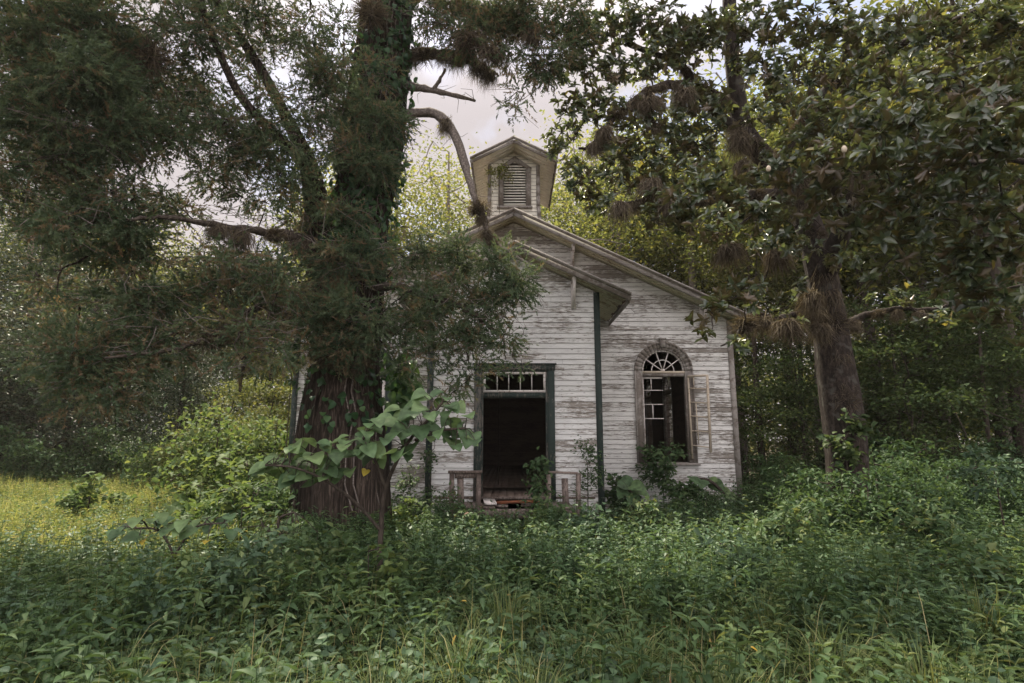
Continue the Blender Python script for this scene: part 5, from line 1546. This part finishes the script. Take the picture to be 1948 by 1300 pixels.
def bush(name, label, c, r, n, leaf, asp, mat, T=T_LANCE, stems=5, tone=(0, .9), cat="shrub"):
    root = tag(empty(name), label, cat)
    m1, m2 = MB(), MB()
    C, d = clump_points(np.array(c), np.array(r), max(6, n // 28), rng, .5)
    base = np.array([c[0], c[1], float(gz(c[0], c[1])) - .05])
    nodes = [base, base * .5 + np.array(c) * .5, np.array(c)]
    m1.tube(np.array([base, base * .5 + np.array(c) * .5 + rng.normal(0, .03, 3), np.array(c)]), np.array([.018, .013, .008]), 6)
    connect(m1, nodes[1:], list(C), r0=.004, sag=.0, seg=4)
    k = rng.integers(0, len(C), n)
    P = C[k] + rng.normal(0, .09, (n, 3)) * np.array([1, 1, .8])
    D = unit(rng.normal(0, 1, (n, 3)) * np.array([1, 1, .5]) + np.array([0, -.2, -.1]))
    L = leaf * rng.uniform(.6, 1.3, n)
    leaves(m2, T, P, D, unit(np.array([0, -.35, 1]) + rng.normal(0, .4, (n, 3))), L, L * asp, rng.uniform(*tone, n))
    m1.build("stem", M['dark_bark'], root); m2.build("leaves", M[mat], root)
    return root


bush("door_shrub", "dark leafy shrub growing up in the right half of the doorway", at(1025, 915, 12.35), (.28, .25, .55), 260, .11, .6, 'bush_leaf')
bush("door_shrub", "bright leafy shrub in front of the right railing", at(1060, 985, 11.7), (.5, .4, .42), 420, .12, .6, 'weed', tone=(.3, 1))
bush("wall_shrub", "wiry small leaved shrub climbing the green board right of the door", at(1118, 885, 13.3), (.38, .22, .75), 620, .07, .55, 'bush_leaf')
bush("wall_shrub", "dark shrub under the arched window reaching its sill", at(1262, 890, 15.6), (.6, .35, .7), 800, .13, .6, 'bush_leaf')
bush("wall_shrub", "dark shrub at the wall left of the arched window", at(1185, 945, 14.6), (.65, .35, .5), 700, .13, .6, 'bush_leaf')
bush("wall_shrub", "low dark shrub at the wall below the arched window's right side", at(1300, 950, 14.6), (.75, .35, .4), 640, .13, .6, 'bush_leaf')
bush("wall_shrub", "reddish tinged thin shrub at the left railing", at(850, 965, 12.3), (.35, .3, .4), 300, .08, .5, 'bush_leaf', tone=(.3, 1))
bush("wall_vine", "thin vine climbing the green board left of the door", at(818, 880, 13.45), (.12, .12, .95), 260, .07, .7, 'bush_leaf', T=T_OVAL, cat="vine")
bush("wall_shrub", "thin straggly shrub between the cedar foot and the church porch", at(780, 930, 12.6), (.42, .3, .6), 420, .075, .6, 'weed')
bush("wall_vine", "leafy vine covering the green left corner of the church", at(556, 690, 16.0), (.16, .16, 1.2), 330, .12, .8, 'ivy_leaf', T=T_HEART, cat="vine")
bush("roof_vine", "yellow backlit spray of leaves hanging left of the belfry", at(950, 330, 17.2), (.35, .3, .7), 420, .09, .4, 'lit_leaf', cat="vine")
for px, py, Yd, r_, n_, lf, as_, mt_, lab in (
        (1235, 1000, 10.4, (.55, .4, .42), 420, .11, .5, 'weed', "light green leafy shrub before the wall, between the door and the arched window"),
        (1000, 1045, 9.3, (.5, .4, .36), 380, .11, .5, 'weed', "leafy shrub in the path to the doorway"),
        (1135, 1010, 10.2, (.5, .4, .40), 400, .10, .6, 'weed_blue', "bluish green shrub before the green board right of the door"),
        (905, 1010, 10.6, (.45, .35, .36), 340, .09, .6, 'bush_leaf', "dark green shrub in front of the left railing post"),
        (1500, 1000, 8.8, (.7, .5, .45), 480, .13, .45, 'weed', "broad leafy shrub before the magnolia, to its left"),
        (1750, 985, 8.2, (.7, .5, .45), 480, .13, .45, 'weed', "broad leafy shrub before the magnolia, to its right"),
        (600, 1065, 7.6, (.5, .4, .36), 380, .11, .5, 'weed', "leafy shrub in front of the cedar's flared foot"),
        (450, 1085, 6.2, (.5, .4, .34), 340, .12, .45, 'weed_blue', "bluish green shrub between the two big leaved saplings"),
        (1390, 1060, 7.4, (.55, .4, .36), 380, .12, .5, 'weed_blue', "bluish green shrub in the right middle of the yard"),
        (1850, 1080, 6.4, (.5, .4, .4), 360, .13, .42, 'weed', "leafy shrub close to the right edge of the yard")):
    bush("yard_shrub", lab, at(px, py, Yd), r_, n_, lf, as_, mt_, tone=(.2, 1))
bush("trunk_vine", "leafy vine wrapped round the lower magnolia trunk", at(1606, 835, 10.95), (.42, .25, .5), 260, .12, .7, 'under_leaf', T=T_HEART, cat="vine")
bush("tall_sapling", "pale leaved sapling standing out against the dark wood at right", at(1890, 890, 9.5), (.75, .5, .5), 420, .12, .42, 'weed_blue', cat="sapling")

# tall single weeds and tussocks of the foreground
wp = MB(); gg = np.random.default_rng(31)
z0 = gz
gz_keep = gz
def gz(x, y): return np.zeros(np.shape(np.asarray(x, float)))
weeds(wp, np.zeros(1), np.zeros(1), np.array([.72]), 9, .15, .34, T_LANCE, gg, (.4, .6), upr=.3)
ts = MB()
xx = gg.normal(0, .05, 130); yy = gg.normal(0, .05, 130)
grass_blades(ts, xx, yy, gg.uniform(.45, .8, 130), gg.uniform(.003, .006, 130), gg, (.1, .95), .65)
gz = gz_keep
first_w = first_t = None
WEEDS = [(650, 5.2, 1.1, "tallest lance leaved weed left of the middle foreground"), (1240, 3.9, .95, "pale lance leaved weed at the lower middle right"), (560, 4.6, .95, "lance leaved weed left of the tallest one"), (330, 5.4, 1.0, "lance leaved weed in the left foreground"), (770, 6.4, 1.0, "lance leaved weed in front of the cedar sapling"), (1380, 6.2, 1.1, "lance leaved weed in the right middle ground"), (1700, 6.4, 1.15, "lance leaved weed at the right, taller"), (1880, 6.8, 1.25, "lance leaved weed near the right edge"), (1560, 5.2, .9, "lance leaved weed between the right tussocks"), (420, 6.6, 1.0, "lance leaved weed below the yellow leaf"), (120, 6.2, 1.0, "lance leaved weed at the far left"), (1060, 7.2, 1.1, "lance leaved weed straight before the doorway"), (1240, 8.4, 1.3, "tall lance leaved weed before the right railing"), (520, 3.6, .7, "lance leaved weed at the bottom left of middle")]
for px, Yd, s, lab in WEEDS:
    if first_w is None: o = first_w = wp.build("tall_weed", M['weed'])
    else: o = first_w.copy(); COL.objects.link(o)
    xw = (px - 974) / FPX * Yd
    o.location = (xw, Yd, float(gz(xw, Yd))); o.scale = (s, s, s); o.rotation_euler = (0, 0, random.uniform(0, 6))
    tag(o, lab, "weed", "tall lance leaved weeds")
TUS = [(880, 4.3, 1.0, "grass tussock left of the bottom middle"), (1010, 3.8, .9, "grass tussock at the bottom middle"), (1190, 4.6, 1.0, "grass tussock behind the pale weed"), (1330, 4.0, .9, "grass tussock right of the pale weed"), (1540, 4.4, 1.0, "grass tussock in the right foreground"), (1700, 3.9, 1.0, "grass tussock at the bottom right"), (1820, 5.2, 1.1, "grass tussock near the right edge"), (740, 3.7, .9, "grass tussock at the bottom left of middle"), (560, 3.5, .8, "small grass tussock at the lower left"), (300, 3.8, .9, "grass tussock in the left bottom corner"), (960, 5.6, 1.1, "grass tussock before the doorway"), (1420, 5.6, 1.0, "grass tussock in the right middle ground")]
for px, Yd, s, lab in TUS:
    if first_t is None: o = first_t = ts.build("grass_tussock", M['grass'])
    else: o = first_t.copy(); COL.objects.link(o)
    xw = (px - 974) / FPX * Yd
    o.location = (xw, Yd, float(gz(xw, Yd))); o.scale = (s, s, s); o.rotation_euler = (0, 0, random.uniform(0, 6))
    tag(o, lab, "grass tussock", "grass tussocks in the foreground")
print("faces", sum(len(o.data.polygons) for o in scene.objects if o.type == 'MESH'))

# ------------------------------------------------------------------ hazy air
m_ = MB(); m_.box(-150, 150, -40, 130, -1.6, 40)
hz = bpy.data.materials.new("haze"); hz.use_nodes = True
hn = hz.node_tree.nodes; hn.remove(hn["Principled BSDF"])
pv = hn.new("ShaderNodeVolumePrincipled")
pv.inputs["Color"].default_value = (1.0, .93, .86, 1)
pv.inputs["Density"].default_value = HAZE
pv.inputs["Anisotropy"].default_value = .2
hz.node_tree.links.new(pv.outputs[0], hn["Material Output"].inputs["Volume"])
tag(m_.build("haze", hz), "thin warm haze in the air under the trees", "haze", kind='stuff')
